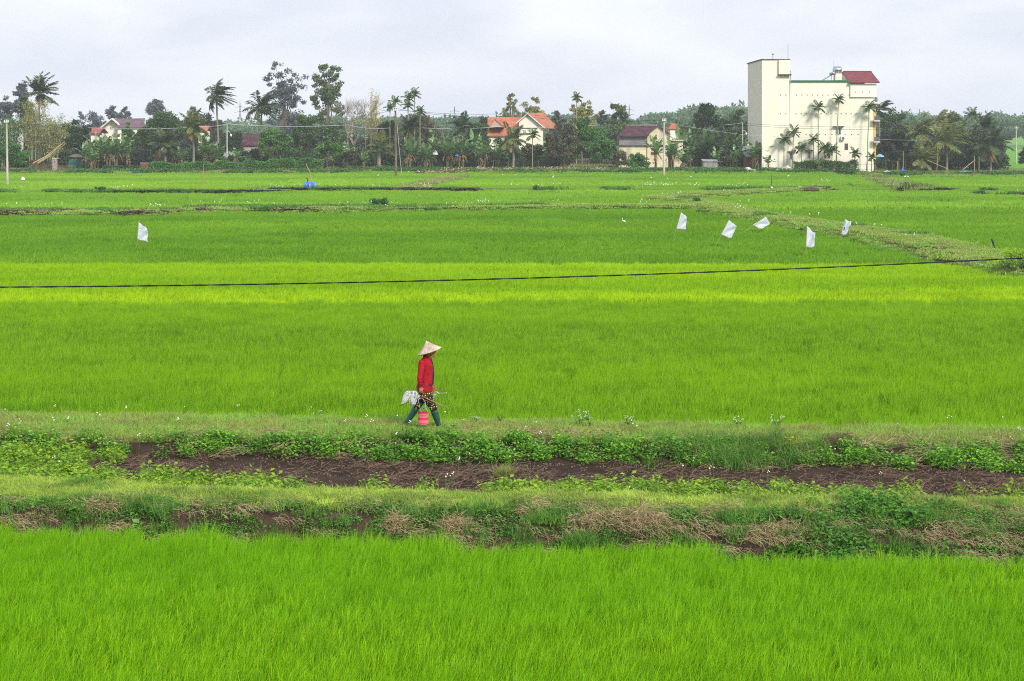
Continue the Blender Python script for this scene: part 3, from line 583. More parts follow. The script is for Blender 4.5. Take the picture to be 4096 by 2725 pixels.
def areca(label, x, yc, rpx, Y, tx=None, z0=.1, nf=9, group='slender areca palms', wind=(.18, 0)):
    r = random.Random(int(x*5+yc)); bx = ((tx if tx else x)-CX)/F*Y; X, _, Z = W(x, yc, Y); t = thing('areca_palm', label, 'palm tree', (bx, Y, z0), group=group)
    Ln = M(rpx, Y)*1.15; org = Vector((X-bx, 0, Z-z0)); mb = MB()
    for i in range(nf): frond(mb, i*2.4+r.uniform(-.3, .3), 1.35-1.75*(i/(nf-1)), Ln*r.uniform(.85, 1.1), .5, wind, nl=16, ll=Ln*.45, hang=.55, lw=.14, tint=.1+.8*r.random(), r=r, org=org)
    mb.build('crown', ARECA, t)
    cs = MB().tube([org+Vector((0, 0, -min(.7, org.z*.3))), org+Vector((0, 0, -.1)), org+Vector((0, 0, .15))], [.085, .10, .05], 8); cs.build('crownshaft', SHAFT, t)
    tb = MB().tube([(0, 0, -.3), (org.x*.4, 0, org.z*.5), org+Vector((0, 0, -min(.65, org.z*.28)))], [.085, .065, .06], 8); tb.build('trunk', CULM, t); return t
BAN = plant('banana_leaf', s(62, 108, 48), s(126, 158, 92), trans=.35, nscale=.8, amt=.25, rough=.35, spec=.5); BAN_DRY = plant('banana_leaf_dry', s(112, 84, 62), s(160, 128, 90), trans=.15, nscale=1, amt=.3)
BSTEM = surf('banana_stem_bark', s(112, 92, 74), s(86, 96, 58), scale=1.5, rough=.8, stretch=(1, 1, .4))
def bleaf(mb, org, ang, el, Ln, droop, wd, r, tint, wind=(.15, 0), tatter=.15):
    p = Vector(org); d = Vector((math.cos(ang)*math.cos(el), math.sin(ang)*math.cos(el), math.sin(el))); pts = []; K = 9
    for i in range(K+1): pts.append(p.copy()); p = p+d*Ln/K; d = (d+Vector((wind[0], wind[1], -droop))*(.05+.045*i)).normalized()
    mb.tube(pts, [.03*(1-i/(K+1)) for i in range(K+1)], 3, tint=.95)
    for i in range(K):
        if r.random() < tatter: continue
        a, b = pts[i], pts[i+1]; tn = (b-a).normalized(); sd = tn.cross(Vector((0, 0, 1))); sd = sd.normalized() if sd.length > .05 else Vector((1, 0, 0)); up = sd.cross(tn)
        w = lambda u: wd*math.sin(math.pi*min(1, .12+.86*u))**.55 if u > .1 else wd*.2
        for sg in (-1, 1):
            if r.random() < tatter: continue
            fl = r.uniform(-.55, .25); w0, w1 = w(i/K), w((i+1)/K)
            mb.add([a, b, b+sd*sg*w1+up*w1*fl, a+sd*sg*w0+up*w0*fl+tn*.03], [(0, 1, 2, 3) if sg > 0 else (3, 2, 1, 0)], tint=min(1, max(0, tint+r.gauss(0, .12))))
def banana(label, x, yt, Y, h=None, z0=.05, nst=2, group='banana plants along the village edge', spread=.7, dry=5, yb=None):
    r = random.Random(int(x*11+yt)); bx = (x-CX)/F*Y; H = CH-(yt-HZ)/F*Y-z0; t = thing('banana_plant', label, 'banana plant', (bx, Y, z0), group=group); mb, db, tb = MB(), MB(), MB()
    for q in range(nst):
        ox, oy = (0, 0) if q == 0 else (r.uniform(-spread, spread), r.uniform(-.5, .5)); hh = H*(1 if q == 0 else r.uniform(.6, .92)); sh = hh*.50; org = Vector((ox+r.uniform(-.15, .15), oy, sh))
        tb.tube([(ox*.8, oy, -.2), org], [.14, .09], 7)
        for i in range(9): bleaf(mb, org, i*2.4+r.uniform(-.4, .4), 1.35-1.0*(i/8), hh*.58*r.uniform(.85, 1.1), .42*r.uniform(.6, 1.3), .23+hh*.02, r, .1+.8*r.random())
        for i in range(dry): bleaf(db, org, r.uniform(0, 6.28), -.6, hh*.42*r.uniform(.7, 1), 1.2, .12, r, r.random(), tatter=.3)
    mb.build('leaves', BAN, t); tb.build('stem', BSTEM, t)
    if dry: db.build('dry_leaves', BAN_DRY, t)
    return t
def bamboo(label, x0, x1, yt, Y, mat, ncul=26, n=3600, size=.3, lean=.25, z0=.1, base=.35, name='bamboo_clump', cat='bamboo', low=.25):
    r = random.Random(int(x0+yt)); q = np.random.default_rng(abs(int(x0))); xc = (x0+x1)/2; bx = (xc-CX)/F*Y; H = CH-(yt-HZ)/F*Y-z0; Rx = M((x1-x0)/2, Y); t = thing(name, label, cat, (bx, Y, z0)); cb = MB(); Cs = []; Ts = []
    for i in range(ncul):
        a = r.uniform(0, 6.28); k = r.random()**.5; hx, hy = math.cos(a)*k, math.sin(a)*k; top = Vector((hx*Rx*.95+lean*r.random(), hy*Rx*.6, H*(1-.45*k*r.random())*r.uniform(.75, 1))); b = Vector((hx*Rx*base, hy*Rx*base*.6, -.2)); mid = b.lerp(top, .55)+Vector((-hx*Rx*.15, 0, H*.12))
        P = [b, b.lerp(mid, .5)+Vector((0, 0, H*.04)), mid, mid.lerp(top, .6)+Vector((0, 0, H*.05)), top]; cb.tube(P, [.05, .045, .035, .02, .008], 4)
        m = n//ncul; tt = q.uniform(low, 1, m)*4; ki = np.minimum(tt.astype(int), 3); PA = np.array([tuple(v) for v in P]); c = PA[ki]+(PA[ki+1]-PA[ki])*(tt-ki)[:, None]; sp = Rx*.16
        Cs.append(c+q.normal(0, sp, (m, 3))*np.array([1, 1, .8])); Ts.append(np.clip(q.uniform(.1, .9)+q.normal(0, .2, m), 0, 1))
    C = np.concatenate(Cs); m = len(C); D = unit(q.normal(size=(m, 3))+np.array([.5, 0, -.5])); N = unit(q.normal(size=(m, 3))+np.array([0, -.3, .6])); l = q.uniform(.6, 1.4, m)*size
    V, Q, tt, _ = leaves(C, D, N, l, l*.35, np.concatenate(Ts)); MB().add(V, Q, tint=tt).build('leaves', L[mat], t); cb.build('stems', CULM, t); return t
def bush(label, x0, x1, yt, Y, mat='vine', n=1800, size=.26, K=26, name='bush', cat='bush', depth=.6, z0=.0, cl=.36, yb=690, group=None):
    r = abs(int(x0*3+yt)); xc = (x0+x1)/2; bx = (xc-CX)/F*Y; H = CH-(yt-HZ)/F*Y-z0; Rx = M((x1-x0)/2, Y); t = thing(name, label, cat, (bx, Y, z0), group=group); mb = MB()
    grow(mb, K, Rx*1.08, max(.6, Rx*depth), H*.58, (0, 0, H*.46), int(n*1.4), size, cl, .3, .1, r, fl=-H*.40); mb.build('foliage', L[mat], t)
    sb = MB(); q = random.Random(r)
    for i in range(6): sb.tube([(q.uniform(-.3, .3)*Rx, q.uniform(-.2, .2), -.1), (q.uniform(-.6, .6)*Rx, q.uniform(-.3, .3), H*.7)], [.04, .015], 4)
    sb.build('stems', BARK, t); return t

# --- far trees against the sky
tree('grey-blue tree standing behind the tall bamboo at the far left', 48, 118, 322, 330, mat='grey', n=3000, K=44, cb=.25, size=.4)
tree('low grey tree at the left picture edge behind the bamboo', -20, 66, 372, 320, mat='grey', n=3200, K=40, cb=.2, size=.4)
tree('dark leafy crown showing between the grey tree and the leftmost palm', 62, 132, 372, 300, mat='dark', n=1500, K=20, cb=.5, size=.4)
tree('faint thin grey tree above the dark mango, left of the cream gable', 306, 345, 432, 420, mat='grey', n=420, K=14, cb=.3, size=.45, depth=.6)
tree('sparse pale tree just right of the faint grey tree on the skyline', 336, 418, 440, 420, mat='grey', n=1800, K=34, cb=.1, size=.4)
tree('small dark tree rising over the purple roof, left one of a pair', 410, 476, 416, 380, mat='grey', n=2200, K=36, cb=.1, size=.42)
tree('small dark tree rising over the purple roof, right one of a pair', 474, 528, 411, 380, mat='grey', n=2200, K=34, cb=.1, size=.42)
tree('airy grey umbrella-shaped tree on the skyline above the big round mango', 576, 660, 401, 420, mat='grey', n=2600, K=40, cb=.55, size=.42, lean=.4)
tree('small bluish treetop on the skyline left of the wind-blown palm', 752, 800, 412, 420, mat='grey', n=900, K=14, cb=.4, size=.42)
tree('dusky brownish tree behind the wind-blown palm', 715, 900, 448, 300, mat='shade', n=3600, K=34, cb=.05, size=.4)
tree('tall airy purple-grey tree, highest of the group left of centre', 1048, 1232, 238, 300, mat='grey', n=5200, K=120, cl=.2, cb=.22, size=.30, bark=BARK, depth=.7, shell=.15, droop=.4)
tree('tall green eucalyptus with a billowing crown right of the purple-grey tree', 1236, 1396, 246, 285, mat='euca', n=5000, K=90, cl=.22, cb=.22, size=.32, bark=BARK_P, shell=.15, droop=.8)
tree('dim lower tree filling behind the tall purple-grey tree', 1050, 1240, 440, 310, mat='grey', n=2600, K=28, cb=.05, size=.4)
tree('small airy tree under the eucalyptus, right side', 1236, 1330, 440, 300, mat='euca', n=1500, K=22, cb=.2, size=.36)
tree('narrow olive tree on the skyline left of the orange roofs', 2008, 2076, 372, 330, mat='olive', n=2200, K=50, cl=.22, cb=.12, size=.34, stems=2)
tree('rounded olive tree on the skyline over the orange roofs', 2076, 2184, 388, 330, mat='olive', n=3000, K=50, cl=.24, cb=.12, size=.34, stems=2)
tree('dark low tree behind the left end of the orange roof', 1895, 1965, 462, 330, mat='dark', n=1500, K=20, cb=.1, size=.36)
tree('small bluish tree behind the right orange roof', 2200, 2262, 430, 340, mat='shade', n=1100, K=18, cb=.1, size=.36)
tree('ragged olive tree with a spray of twigs above the big bush', 2268, 2392, 388, 262, mat='olive', n=3200, K=60, cl=.2, cb=.15, size=.3)
tree('bluish tree behind the ragged olive tree', 2370, 2440, 440, 330, mat='shade', n=1300, K=18, cb=.1, size=.36)
tree('grey-green tree with a tufted top left of the purple-roofed cream house', 2414, 2532, 392, 280, mat='euca', n=3400, K=34, cb=.05, size=.34)
tree('dark round tree above the bananas left of the tall building', 2764, 2892, 413, 275, mat='dark', n=4200, K=36, cb=.1, size=.36)
tree('olive-dark tree touching the shaded side of the tall building', 2880, 2998, 436, 280, mat='mango', n=3400, K=34, cb=.08, size=.36)
tree('dusky low tree between the cream house and the dark round tree', 2680, 2780, 480, 290, mat='far', n=2200, K=26, cb=.05, size=.36)
# --- middle row
bamboo('tall feathery olive bamboo below the leftmost palm', 70, 208, 378, 246, 'olive', n=4200)
bamboo('bushy green bamboo thicket at the left edge behind the white pole', -60, 120, 452, 250, 'green', n=4200, lean=.1)
bamboo('low yellowish bamboo leaning right beside the dark mango', 150, 258, 456, 244, 'olive', ncul=20, n=2600, lean=1.2)
tree('very dark dense mango left of the banana grove', 238, 366, 474, 250, mat='dark', n=4600, K=40, cb=.03, size=.34)
tree('big round mango right of the purple roof', 552, 738, 444, 262, mat='mango', n=6200, K=48, cb=.12, size=.32)
tree('dark mango behind the small purple-roofed hut, left side', 880, 980, 520, 262, mat='dark', n=2600, K=28, cb=.03, size=.34)
tree('dark tall mango right of the small purple-roofed hut', 1162, 1290, 458, 262, mat='mango', n=4600, K=38, cb=.06, size=.32)
tree('green round tree overlapping the small purple-roofed hut', 1030, 1168, 514, 250, mat='green', n=3800, K=34, cb=.12, size=.3)
tree('mid-green tree left of the bare tree', 1268, 1384, 470, 256, mat='euca', n=3800, K=34, cb=.05, size=.32)
tree('mixed green tree below the bare tree', 1250, 1372, 560, 244, mat='green', n=2600, K=28, cb=.05, size=.28)
tree('dark tree behind the wooden utility pole', 1500, 1590, 470, 262, mat='dark', n=2000, K=24, cb=.05, size=.32)
tree('dark shrubby tree right of the wooden utility pole', 1590, 1760, 452, 275, mat='brown', n=3600, K=36, cb=.05, size=.32)
tree('low green tree beside the left orange roof', 1840, 1965, 480, 258, mat='mango', n=2800, K=30, cb=.05, size=.3)
bamboo('thin yellow bamboo with bare tips right of the bare tree', 1446, 1528, 326, 262, 'yellow', ncul=22, n=1700, size=.26, lean=.2, base=.7, low=.35)
# bare tree
t = thing('bare_tree', 'leafless pale tree with fine branches left of the wooden utility pole', 'tree', (W(1418, 600, 256)[0], 256, .1)); bb = MB(); rb = random.Random(4)
def branch(p, d, l, w, dep):
    e = p+d*l; bb.tube([p, p.lerp(e, .5)+Vector((rb.gauss(0, .04), 0, 0))*l, e], [w, w*.8, w*.6], 4)
    if dep:
        for i in range(3 if dep > 2 else 4): branch(p.lerp(e, rb.uniform(.6, 1)), (d+Vector((rb.uniform(-.75, .75), rb.uniform(-.5, .5), rb.uniform(-.1, .45)))).normalized(), l*rb.uniform(.6, .82), w*.55, dep-1)
branch(Vector((0, 0, -.2)), Vector((-.02, 0, 1)), 4.2, .2, 5)
bb.build('trunk', BARK_P, t); lb = MB(); grow(lb, 16, 1.6, 1.2, 2.0, (0, 0, 5.6), 220, .22, .3, seed=5); lb.build('dead_leaves', L['yellow'], t)
# big central bush mass
bush('huge bush, left dark part with brown hanging twigs right of the cream gable', 2180, 2330, 486, 240, 'brown', n=5600, K=44, size=.28, cl=.28)
bush('huge dark green bush mass in the middle of the village edge', 2230, 2460, 470, 246, 'vine', n=7600, K=56, size=.28, cl=.26)
bush('bright green vine-covered bush beside the cream house', 2340, 2500, 528, 239, 'vine', n=4600, K=40, size=.26, cl=.3)
bush('low dark bush at the foot of the cream gable', 2080, 2200, 560, 244, 'brown', n=2800, K=30, size=.26)
bush('brown withered banana heap left of the cream house', 2440, 2512, 600, 234, 'brown', n=1500, K=20, size=.26)
bush('leafy green bush in front of the cream house wall', 2500, 2600, 606, 234, 'vine', n=2200, K=26, size=.24)
bush('vine-covered thicket at the left edge beneath the bamboo', -40, 108, 560, 238, 'vine', n=4600, K=40, size=.24)
bush('ragged bush between the vines and the grey gatepost', 90, 215, 640, 243, 'brown', n=1800, K=26, size=.22)
bush('reddish-brown bush right of the banana grove on the left', 512, 600, 574, 245, 'shade', n=2200, K=26, size=.26)
bush('small green bush beside the white shed, left of the hut', 850, 905, 600, 246, 'green', n=1200, K=18, size=.24)
bush('brown twiggy bush under the yellow-green palm', 1360, 1470, 600, 243, 'brown', n=2600, K=30, size=.26)
bush('dusky bush right of the tall building', 3494, 3660, 486, 250, 'shade', n=5600, K=44, size=.28, cl=.28)
bush('green treetop behind the building corner', 3500, 3640, 430, 285, 'mango', n=4200, K=36, size=.34)
bush('rounded dark tree far right on the skyline', 3740, 3850, 430, 300, 'dark', n=3000, K=30, size=.36)
bush('light green bush below the skyline right of the building', 3590, 3660, 470, 270, 'green', n=1600, K=22, size=.3)
bush('light green bush deep among the right palms', 3820, 3890, 470, 275, 'green', n=1500, K=22, size=.3)
bush('dark undergrowth beneath the right-hand palms', 3640, 3800, 560, 246, 'dark', n=3400, K=34, size=.28)
bush('dark undergrowth at the feet of the last palms', 3790, 3990, 570, 248, 'dark', n=3600, K=34, size=.28)
bush('round dark bush at the right picture edge', 4070, 4140, 578, 262, 'dark', n=1800, K=24, size=.26)
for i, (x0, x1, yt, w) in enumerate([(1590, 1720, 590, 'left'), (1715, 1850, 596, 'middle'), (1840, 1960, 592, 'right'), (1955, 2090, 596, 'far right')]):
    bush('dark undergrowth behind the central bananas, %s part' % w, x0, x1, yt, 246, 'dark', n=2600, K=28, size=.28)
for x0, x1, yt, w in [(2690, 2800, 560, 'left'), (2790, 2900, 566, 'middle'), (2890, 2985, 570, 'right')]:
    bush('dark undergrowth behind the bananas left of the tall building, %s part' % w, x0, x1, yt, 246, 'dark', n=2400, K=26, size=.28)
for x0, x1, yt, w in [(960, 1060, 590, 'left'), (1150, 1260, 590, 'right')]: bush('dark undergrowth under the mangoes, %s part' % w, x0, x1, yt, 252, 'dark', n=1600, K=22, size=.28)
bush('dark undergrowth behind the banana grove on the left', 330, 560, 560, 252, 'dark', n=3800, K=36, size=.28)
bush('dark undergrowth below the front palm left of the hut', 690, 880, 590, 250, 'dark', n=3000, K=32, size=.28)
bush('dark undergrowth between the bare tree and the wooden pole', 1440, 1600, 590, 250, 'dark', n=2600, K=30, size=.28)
# hedges
def hedge(label, x0, x1, yt, Y, mat, n, dpt=1.2, size=.2):
    bx = (x0-CX)/F*Y; Wd = M(x1-x0, Y); H = CH-(yt-HZ)/F*Y; t = thing('hedge', label, 'hedge', (bx+Wd/2, Y, 0)); x = rng.uniform(-Wd/2, Wd/2, n); top = H*(.72+.42*vnoise((x+50)*1.1, x*0+Y, 3)); C = np.stack([x, rng.uniform(-dpt/2, dpt/2, n), top*rng.uniform(0, 1, n)**.6], 1)
    D = unit(rng.normal(size=(n, 3))); N = unit(rng.normal(size=(n, 3))+np.array([0, -.5, .7])); l = rng.uniform(.6, 1.4, n)*size; V, Q, tt, _ = leaves(C, D, N, l, l*.6, np.clip(vnoise(x*1.3, C[:, 2]*2)+rng.normal(0, .2, n), 0, 1)); sb = MB().add(V, Q, tint=tt); xx = -Wd/2+.3
    while xx < Wd/2: sb.tube([(xx, 0, -.1), (xx+.05, 0, H*.6)], .03, 4, m=1); xx += .8
    sb.build('foliage', [L[mat], BARK], t)
hedge('clipped dark green hedge along the field below the round mango', 596, 1000, 648, 240, 'vine', 7500)
hedge('green hedge along the field in front of the small purple-roofed hut', 985, 1290, 636, 240, 'vine', 6500)
hedge('low dark hedge under the left banana grove', 412, 560, 662, 241, 'dark', 2400)
hedge('trimmed hedge at the foot of the tall building', 3176, 3430, 641, 229.5, 'mango', 5200)
hedge('dark wired hedge behind the central bananas', 1600, 2200, 638, 244, 'dark', 7000)
# --- palms
tree('slim green tree standing in front of the faded purple roof', 486, 546, 476, 262, mat='green', n=2000, K=24, cb=.05, size=.32)
tree('dark low tree under the right half of the faded purple roof', 536, 600, 500, 262, mat='mango', n=2200, K=24, cb=.02, size=.32)
bush('green bush under the small orange roof corner', 780, 846, 524, 262, 'green', n=2000, K=24)
bush('dark leafy bush under the eaves of the left orange roof', 1950, 2085, 543, 251, 'mango', n=3200, K=30)
bush('green bush covering the foot of the cream gable wall', 2085, 2190, 566, 251, 'vine', n=2600, K=26)
bush('leafy bush between the cream gable wall and the huge bush', 2165, 2250, 520, 252, 'mango', n=2600, K=26)
tree('mid-green tree between the purple roof and the big round mango', 545, 612, 492, 268, mat='green', n=2600, K=28, cb=.02)
bush('leafy bush in front of the left house wall', 470, 570, 528, 256, 'mango', n=3000, K=30)
bush('green bush hiding the low red roof wall', 352, 400, 532, 255, 'green', n=1400, K=18)
palm('tall coconut palm at the far left, its crown alone against the sky', 158, 372, 78, 252, tx=152, wind=(.28, 0), nf=22, droop=.32, hang=.35)
palm('wind-swept coconut palm with ragged fronds blown right, above the hedge', 866, 382, 72, 272, tx=872, wind=(1.1, 0), dry=3, droop=.6)
palm('full coconut palm left of the tall purple-grey tree', 1046, 432, 76, 270, tx=1044, wind=(.75, 0), dry=2, nf=22, droop=.45)
palm('coconut palm with a grey trunk standing right behind the hedge', 772, 505, 66, 243, tx=773, wind=(.1, 0), mat=PALM_Y, dry=4)
palm('coconut palm hiding the right half of the round mango', 657, 575, 64, 243, tx=660, wind=(.1, 0), dry=2)
palm('young palm with upright pale fronds left of the wooden pole', 1516, 600, 70, 240, wind=(.05, 0), nf=14, mat=PALM_Y, dry=1, trunk=False, el=(.0, 1.5))
palm('grey-green palm just right of the wooden pole top', 1640, 512, 58, 252, wind=(.3, 0), nf=16, dry=2)
palm('palm with upright fronds on the skyline left of the orange roof', 1848, 512, 62, 254, wind=(.1, 0), nf=16, dry=1, el=(-.1, 1.45))
palm('young palm in front of the cream gable', 2052, 556, 66, 238, wind=(.3, 0), nf=14, mat=PALM_Y, dry=2)
palm('palm peeping out behind the right corner of the tall building', 3516, 440, 58, 262, wind=(.4, 0), nf=14, dry=0)
palm('drooping pale palm first in the right-hand palm group', 3684, 530, 72, 246, wind=(.3, 0), mat=PALM_Y, dry=2)
palm('tall arching pale palm, highest of the right-hand palm group', 3770, 500, 72, 250, wind=(.8, 0), mat=PALM_Y, dry=1)
palm('wide pale palm in the middle of the right-hand palm group', 3786, 570, 86, 240, wind=(.7, 0), mat=PALM_Y, dry=2)
palm('low leaning palm with yellow fronds at the field edge right of the building', 3690, 640, 66, 236, wind=(.4, 0), mat=PALM_Y, dry=2, trunk=False)
palm('grey palm behind the wide pale palm', 3880, 570, 66, 254, wind=(.3, 0), dry=1)
palm('last palm on the right with a brown boot of dead fronds', 3962, 580, 84, 240, wind=(.25, 0), dry=5, nf=22)
palm('dark palm crown between the last two palms on the right', 3938, 510, 56, 256, wind=(.3, 0), dry=1)
# --- areca palms
areca('areca palm crown right behind the top of the wooden pole', 1580, 408, 27, 250)
areca('areca palm drooping left of the wooden pole top', 1560, 432, 24, 255)
areca('leftmost tall areca of the pair right of the wooden pole', 1633, 392, 28, 256)
areca('tallest areca palm right of the wooden pole', 1658, 376, 28, 256)
areca('short areca in front of the tall pair right of the wooden pole', 1632, 422, 26, 252)
areca('areca palm lower right of the tall pair', 1680, 446, 28, 250)
areca('areca palm topping the ragged olive tree', 2306, 390, 24, 258)
areca('areca palm in front of the cream gable wall', 2130, 540, 34, 242)
areca('tall areca palm, left one of the two tallest before the cream wall', 3273, 428, 29, 231.1)
areca('tall areca palm beside the upper window, tallest before the cream wall', 3354, 398, 27, 231.1, tx=3344)
areca('tall areca palm near the right corner of the cream wall', 3476, 430, 30, 231.0, tx=3468)
areca('short areca palm in front of the tower pipe, leftmost at the wall', 3136, 560, 28, 231)
areca('medium areca palm covering the tower drainpipe', 3174, 530, 30, 231, tx=3170)
areca('short bushy areca between the drainpipe and the left tall areca', 3206, 594, 28, 229.6, nf=10)
areca('areca palm just left of the left tall areca', 3254, 562, 29, 230.9)
areca('squat areca palm under the tallest areca, left of it', 3298, 596, 32, 229.8, nf=11)
areca('squat areca palm under the tallest areca, leaning right', 3328, 604, 34, 230.4, nf=10)
areca('small areca palm below the brown framed window', 3420, 614, 26, 229.4)
areca('smallest areca palm beside the blue umbrella', 3486, 630, 22, 229)
areca('areca palm rising from the forest edge at the right', 3888, 462, 36, 262, nf=11)
# --- bananas
for a in [('banana plant leftmost of the left grove, next to the dark mango', 352, 560, 243, 3), ('banana plant with raised leaves below the cream gable', 392, 528, 245, 3), ('banana plant in the middle of the left grove', 428, 540, 243, 3),
          ('banana plant with a bright upright leaf in the left grove', 466, 536, 244, 2), ('banana plant at the right end of the left grove', 506, 546, 245, 2), ('dark banana plant low in front of the left grove', 368, 592, 241, 2),
          ('banana plant below the front palm, left of its trunk', 724, 584, 244, 3), ('banana plant behind the front palm trunk', 690, 562, 247, 2), ('banana clump with yellowing leaves right of the front palm', 828, 540, 245, 3), ('banana plant by the grey utility pole', 866, 566, 245, 3),
          ('small banana plant with yellow tips beside the hut', 944, 588, 243, 1), ('banana plant left of the young upright palm', 1392, 564, 243, 2), ('small banana plant standing alone at the field edge under the bare tree', 1454, 606, 236, 1),
          ('big banana clump right of the wooden pole', 1638, 544, 240, 3), ('banana plant with dead leaves second from the wooden pole', 1700, 570, 241, 3), ('banana plant left of the blue tarpaulin', 1744, 520, 245, 2), ('banana plant above the blue tarpaulin', 1792, 530, 243, 3),
          ('banana plant right of the blue tarpaulin', 1846, 540, 243, 3), ('banana plant under the left end of the orange roof', 1900, 516, 244, 2), ('banana plant with a bright stem below the orange roof', 1938, 548, 241, 2), ('banana plant leaning right below the orange roof', 1985, 566, 243, 2),
          ('banana plant hiding the cream house gable', 2622, 530, 236, 2), ('banana clump with brown skirts right of the concrete pole', 2684, 540, 237, 4), ('yellowing banana plant at the field edge right of the concrete pole', 2738, 600, 233, 3),
          ('tall banana plant behind the yellowing one', 2718, 500, 246, 1), ('banana plant with a bright upright leaf left of the corrugated shed', 2760, 556, 244, 2), ('thin tall banana plant above the corrugated shed', 2790, 506, 248, 3), ('banana plant dark against the big tree', 2836, 520, 246, 3), ('banana plant left of the pair before the tower', 2868, 588, 236, 2),
          ('banana clump close to the tower, full leaves', 2922, 516, 243, 3), ('banana plant with broad leaves in front of the tower foot', 2945, 574, 236, 2), ('banana plant overlapping the shaded tower side', 3012, 562, 233, 2), ('right banana plant before the tower, leaves blown right', 3040, 556, 233, 2), ('small banana plant at the lit tower foot', 3076, 618, 230, 1),
          ('small bright banana plant in the trimmed hedge', 3272, 634, 228.6, 1)]:
    banana(a[0], a[1], a[2], a[3], nst=a[4])
# undergrowth and thicket: masses nobody could count
def clump(w, h, n, size, seed):
    mb = MB(); grow(mb, 9, w, w*.8, h, (0, 0, h*.75), n, size, .5, .2, .2, seed, fl=-h*.6); return [(mb.V[0], mb.Q[0], mb.t[0], 0)]
def band(x0, x1, Y0, Y1, n):
    x = rng.uniform(x0, x1, n); Y = rng.uniform(Y0, Y1, n); return np.stack([(x-CX)/F*Y, Y, np.zeros(n)], 1)
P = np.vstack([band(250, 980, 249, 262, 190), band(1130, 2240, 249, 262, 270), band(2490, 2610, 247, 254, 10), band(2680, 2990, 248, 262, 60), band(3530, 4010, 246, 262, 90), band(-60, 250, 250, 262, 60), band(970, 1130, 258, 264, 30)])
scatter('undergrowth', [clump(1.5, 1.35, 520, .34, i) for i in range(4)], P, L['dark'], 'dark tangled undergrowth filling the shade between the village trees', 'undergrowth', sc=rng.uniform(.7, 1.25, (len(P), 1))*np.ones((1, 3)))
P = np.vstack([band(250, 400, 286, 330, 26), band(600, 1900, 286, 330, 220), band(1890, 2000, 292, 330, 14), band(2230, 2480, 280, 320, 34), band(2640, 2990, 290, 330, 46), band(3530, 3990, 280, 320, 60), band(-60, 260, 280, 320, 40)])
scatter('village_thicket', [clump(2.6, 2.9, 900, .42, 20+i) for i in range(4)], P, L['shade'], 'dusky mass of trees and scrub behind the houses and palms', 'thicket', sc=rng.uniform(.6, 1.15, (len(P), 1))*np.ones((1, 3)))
# far forest: reads as one mass
def fproto(seed):
    mb = MB(); grow(mb, 16, 6, 5, 5.5, (0, 0, 6.5), 1300, 1.15, .42, .5, .1, seed); return [(mb.V[0], mb.Q[0], mb.t[0], 0)]
fx = []
for Yr in (560, 590, 625, 660, 700):
    for x in np.arange(-.34*Yr, .34*Yr, 7.5):
        px = CX+x/Yr*F; hh = np.interp(px, [0, 300, 900, 1600, 2000, 2550, 2750, 2990, 3500, 3700, 4096], [40, 30, 48, 76, 74, 74, 108, 112, 84, 78, 80])+8*vnoise(px/60, 0, 3)
        if px > 4035 and Yr < 690: hh *= .95
        top = CH+(hh)/F*Yr-(700-Yr)*.012; fx.append((x+rng.uniform(-2, 2), Yr+rng.uniform(-10, 10), 0, top*rng.uniform(.92, 1.04)/12.4))
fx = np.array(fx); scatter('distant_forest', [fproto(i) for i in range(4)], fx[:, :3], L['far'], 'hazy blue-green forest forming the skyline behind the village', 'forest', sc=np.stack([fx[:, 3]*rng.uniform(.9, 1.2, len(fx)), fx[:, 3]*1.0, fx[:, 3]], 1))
# low plants along the village edge
P = np.stack([rng.uniform(-92, 78, 2600), rng.uniform(226.5, 232.5, 2600)], 1); P[:, 1] += VE(P[:, 0]); P = P[(fbm(P[:, 0]*.15, P[:, 1]*.4, 41) > .45)]; P = P[(P[:, 0] > 9) | (rng.uniform(0, 1, len(P)) < .45)]
P = np.stack([P[:, 0], P[:, 1], gz(P[:, 0], P[:, 1])], 1)
scatter('village_edge_weeds', [[weed_proto(.7, .55, 130, .2)[0]] for _ in range(4)], P, L['vine'], 'low green weeds along the edge where the fields meet the village', 'weeds')
P = np.stack([rng.uniform(-92, 78, 3500), rng.uniform(225.5, 262, 3500)], 1); P = P[P[:, 1] > 227+VE(P[:, 0])]; P = np.stack([P[:, 0], P[:, 1], gz(P[:, 0], P[:, 1])], 1)
scatter('village_grass', fg(120, 1.6, (.1, .35), .08), P, GR_PALE, 'rough grass on the ground between the village trees', 'grass')
P = np.stack([rng.uniform(-12, 12, 500), rng.uniform(228, 232, 500)], 1); P = np.stack([P[:, 0], P[:, 1], gz(P[:, 0], P[:, 1])], 1)
scatter('village_edge_straw', [[straw_proto(60, 1.2, (.3, .9), w=.07)] for _ in range(3)], P, STRAW, 'brown cut stalks along the foot of the central trees', 'straw')
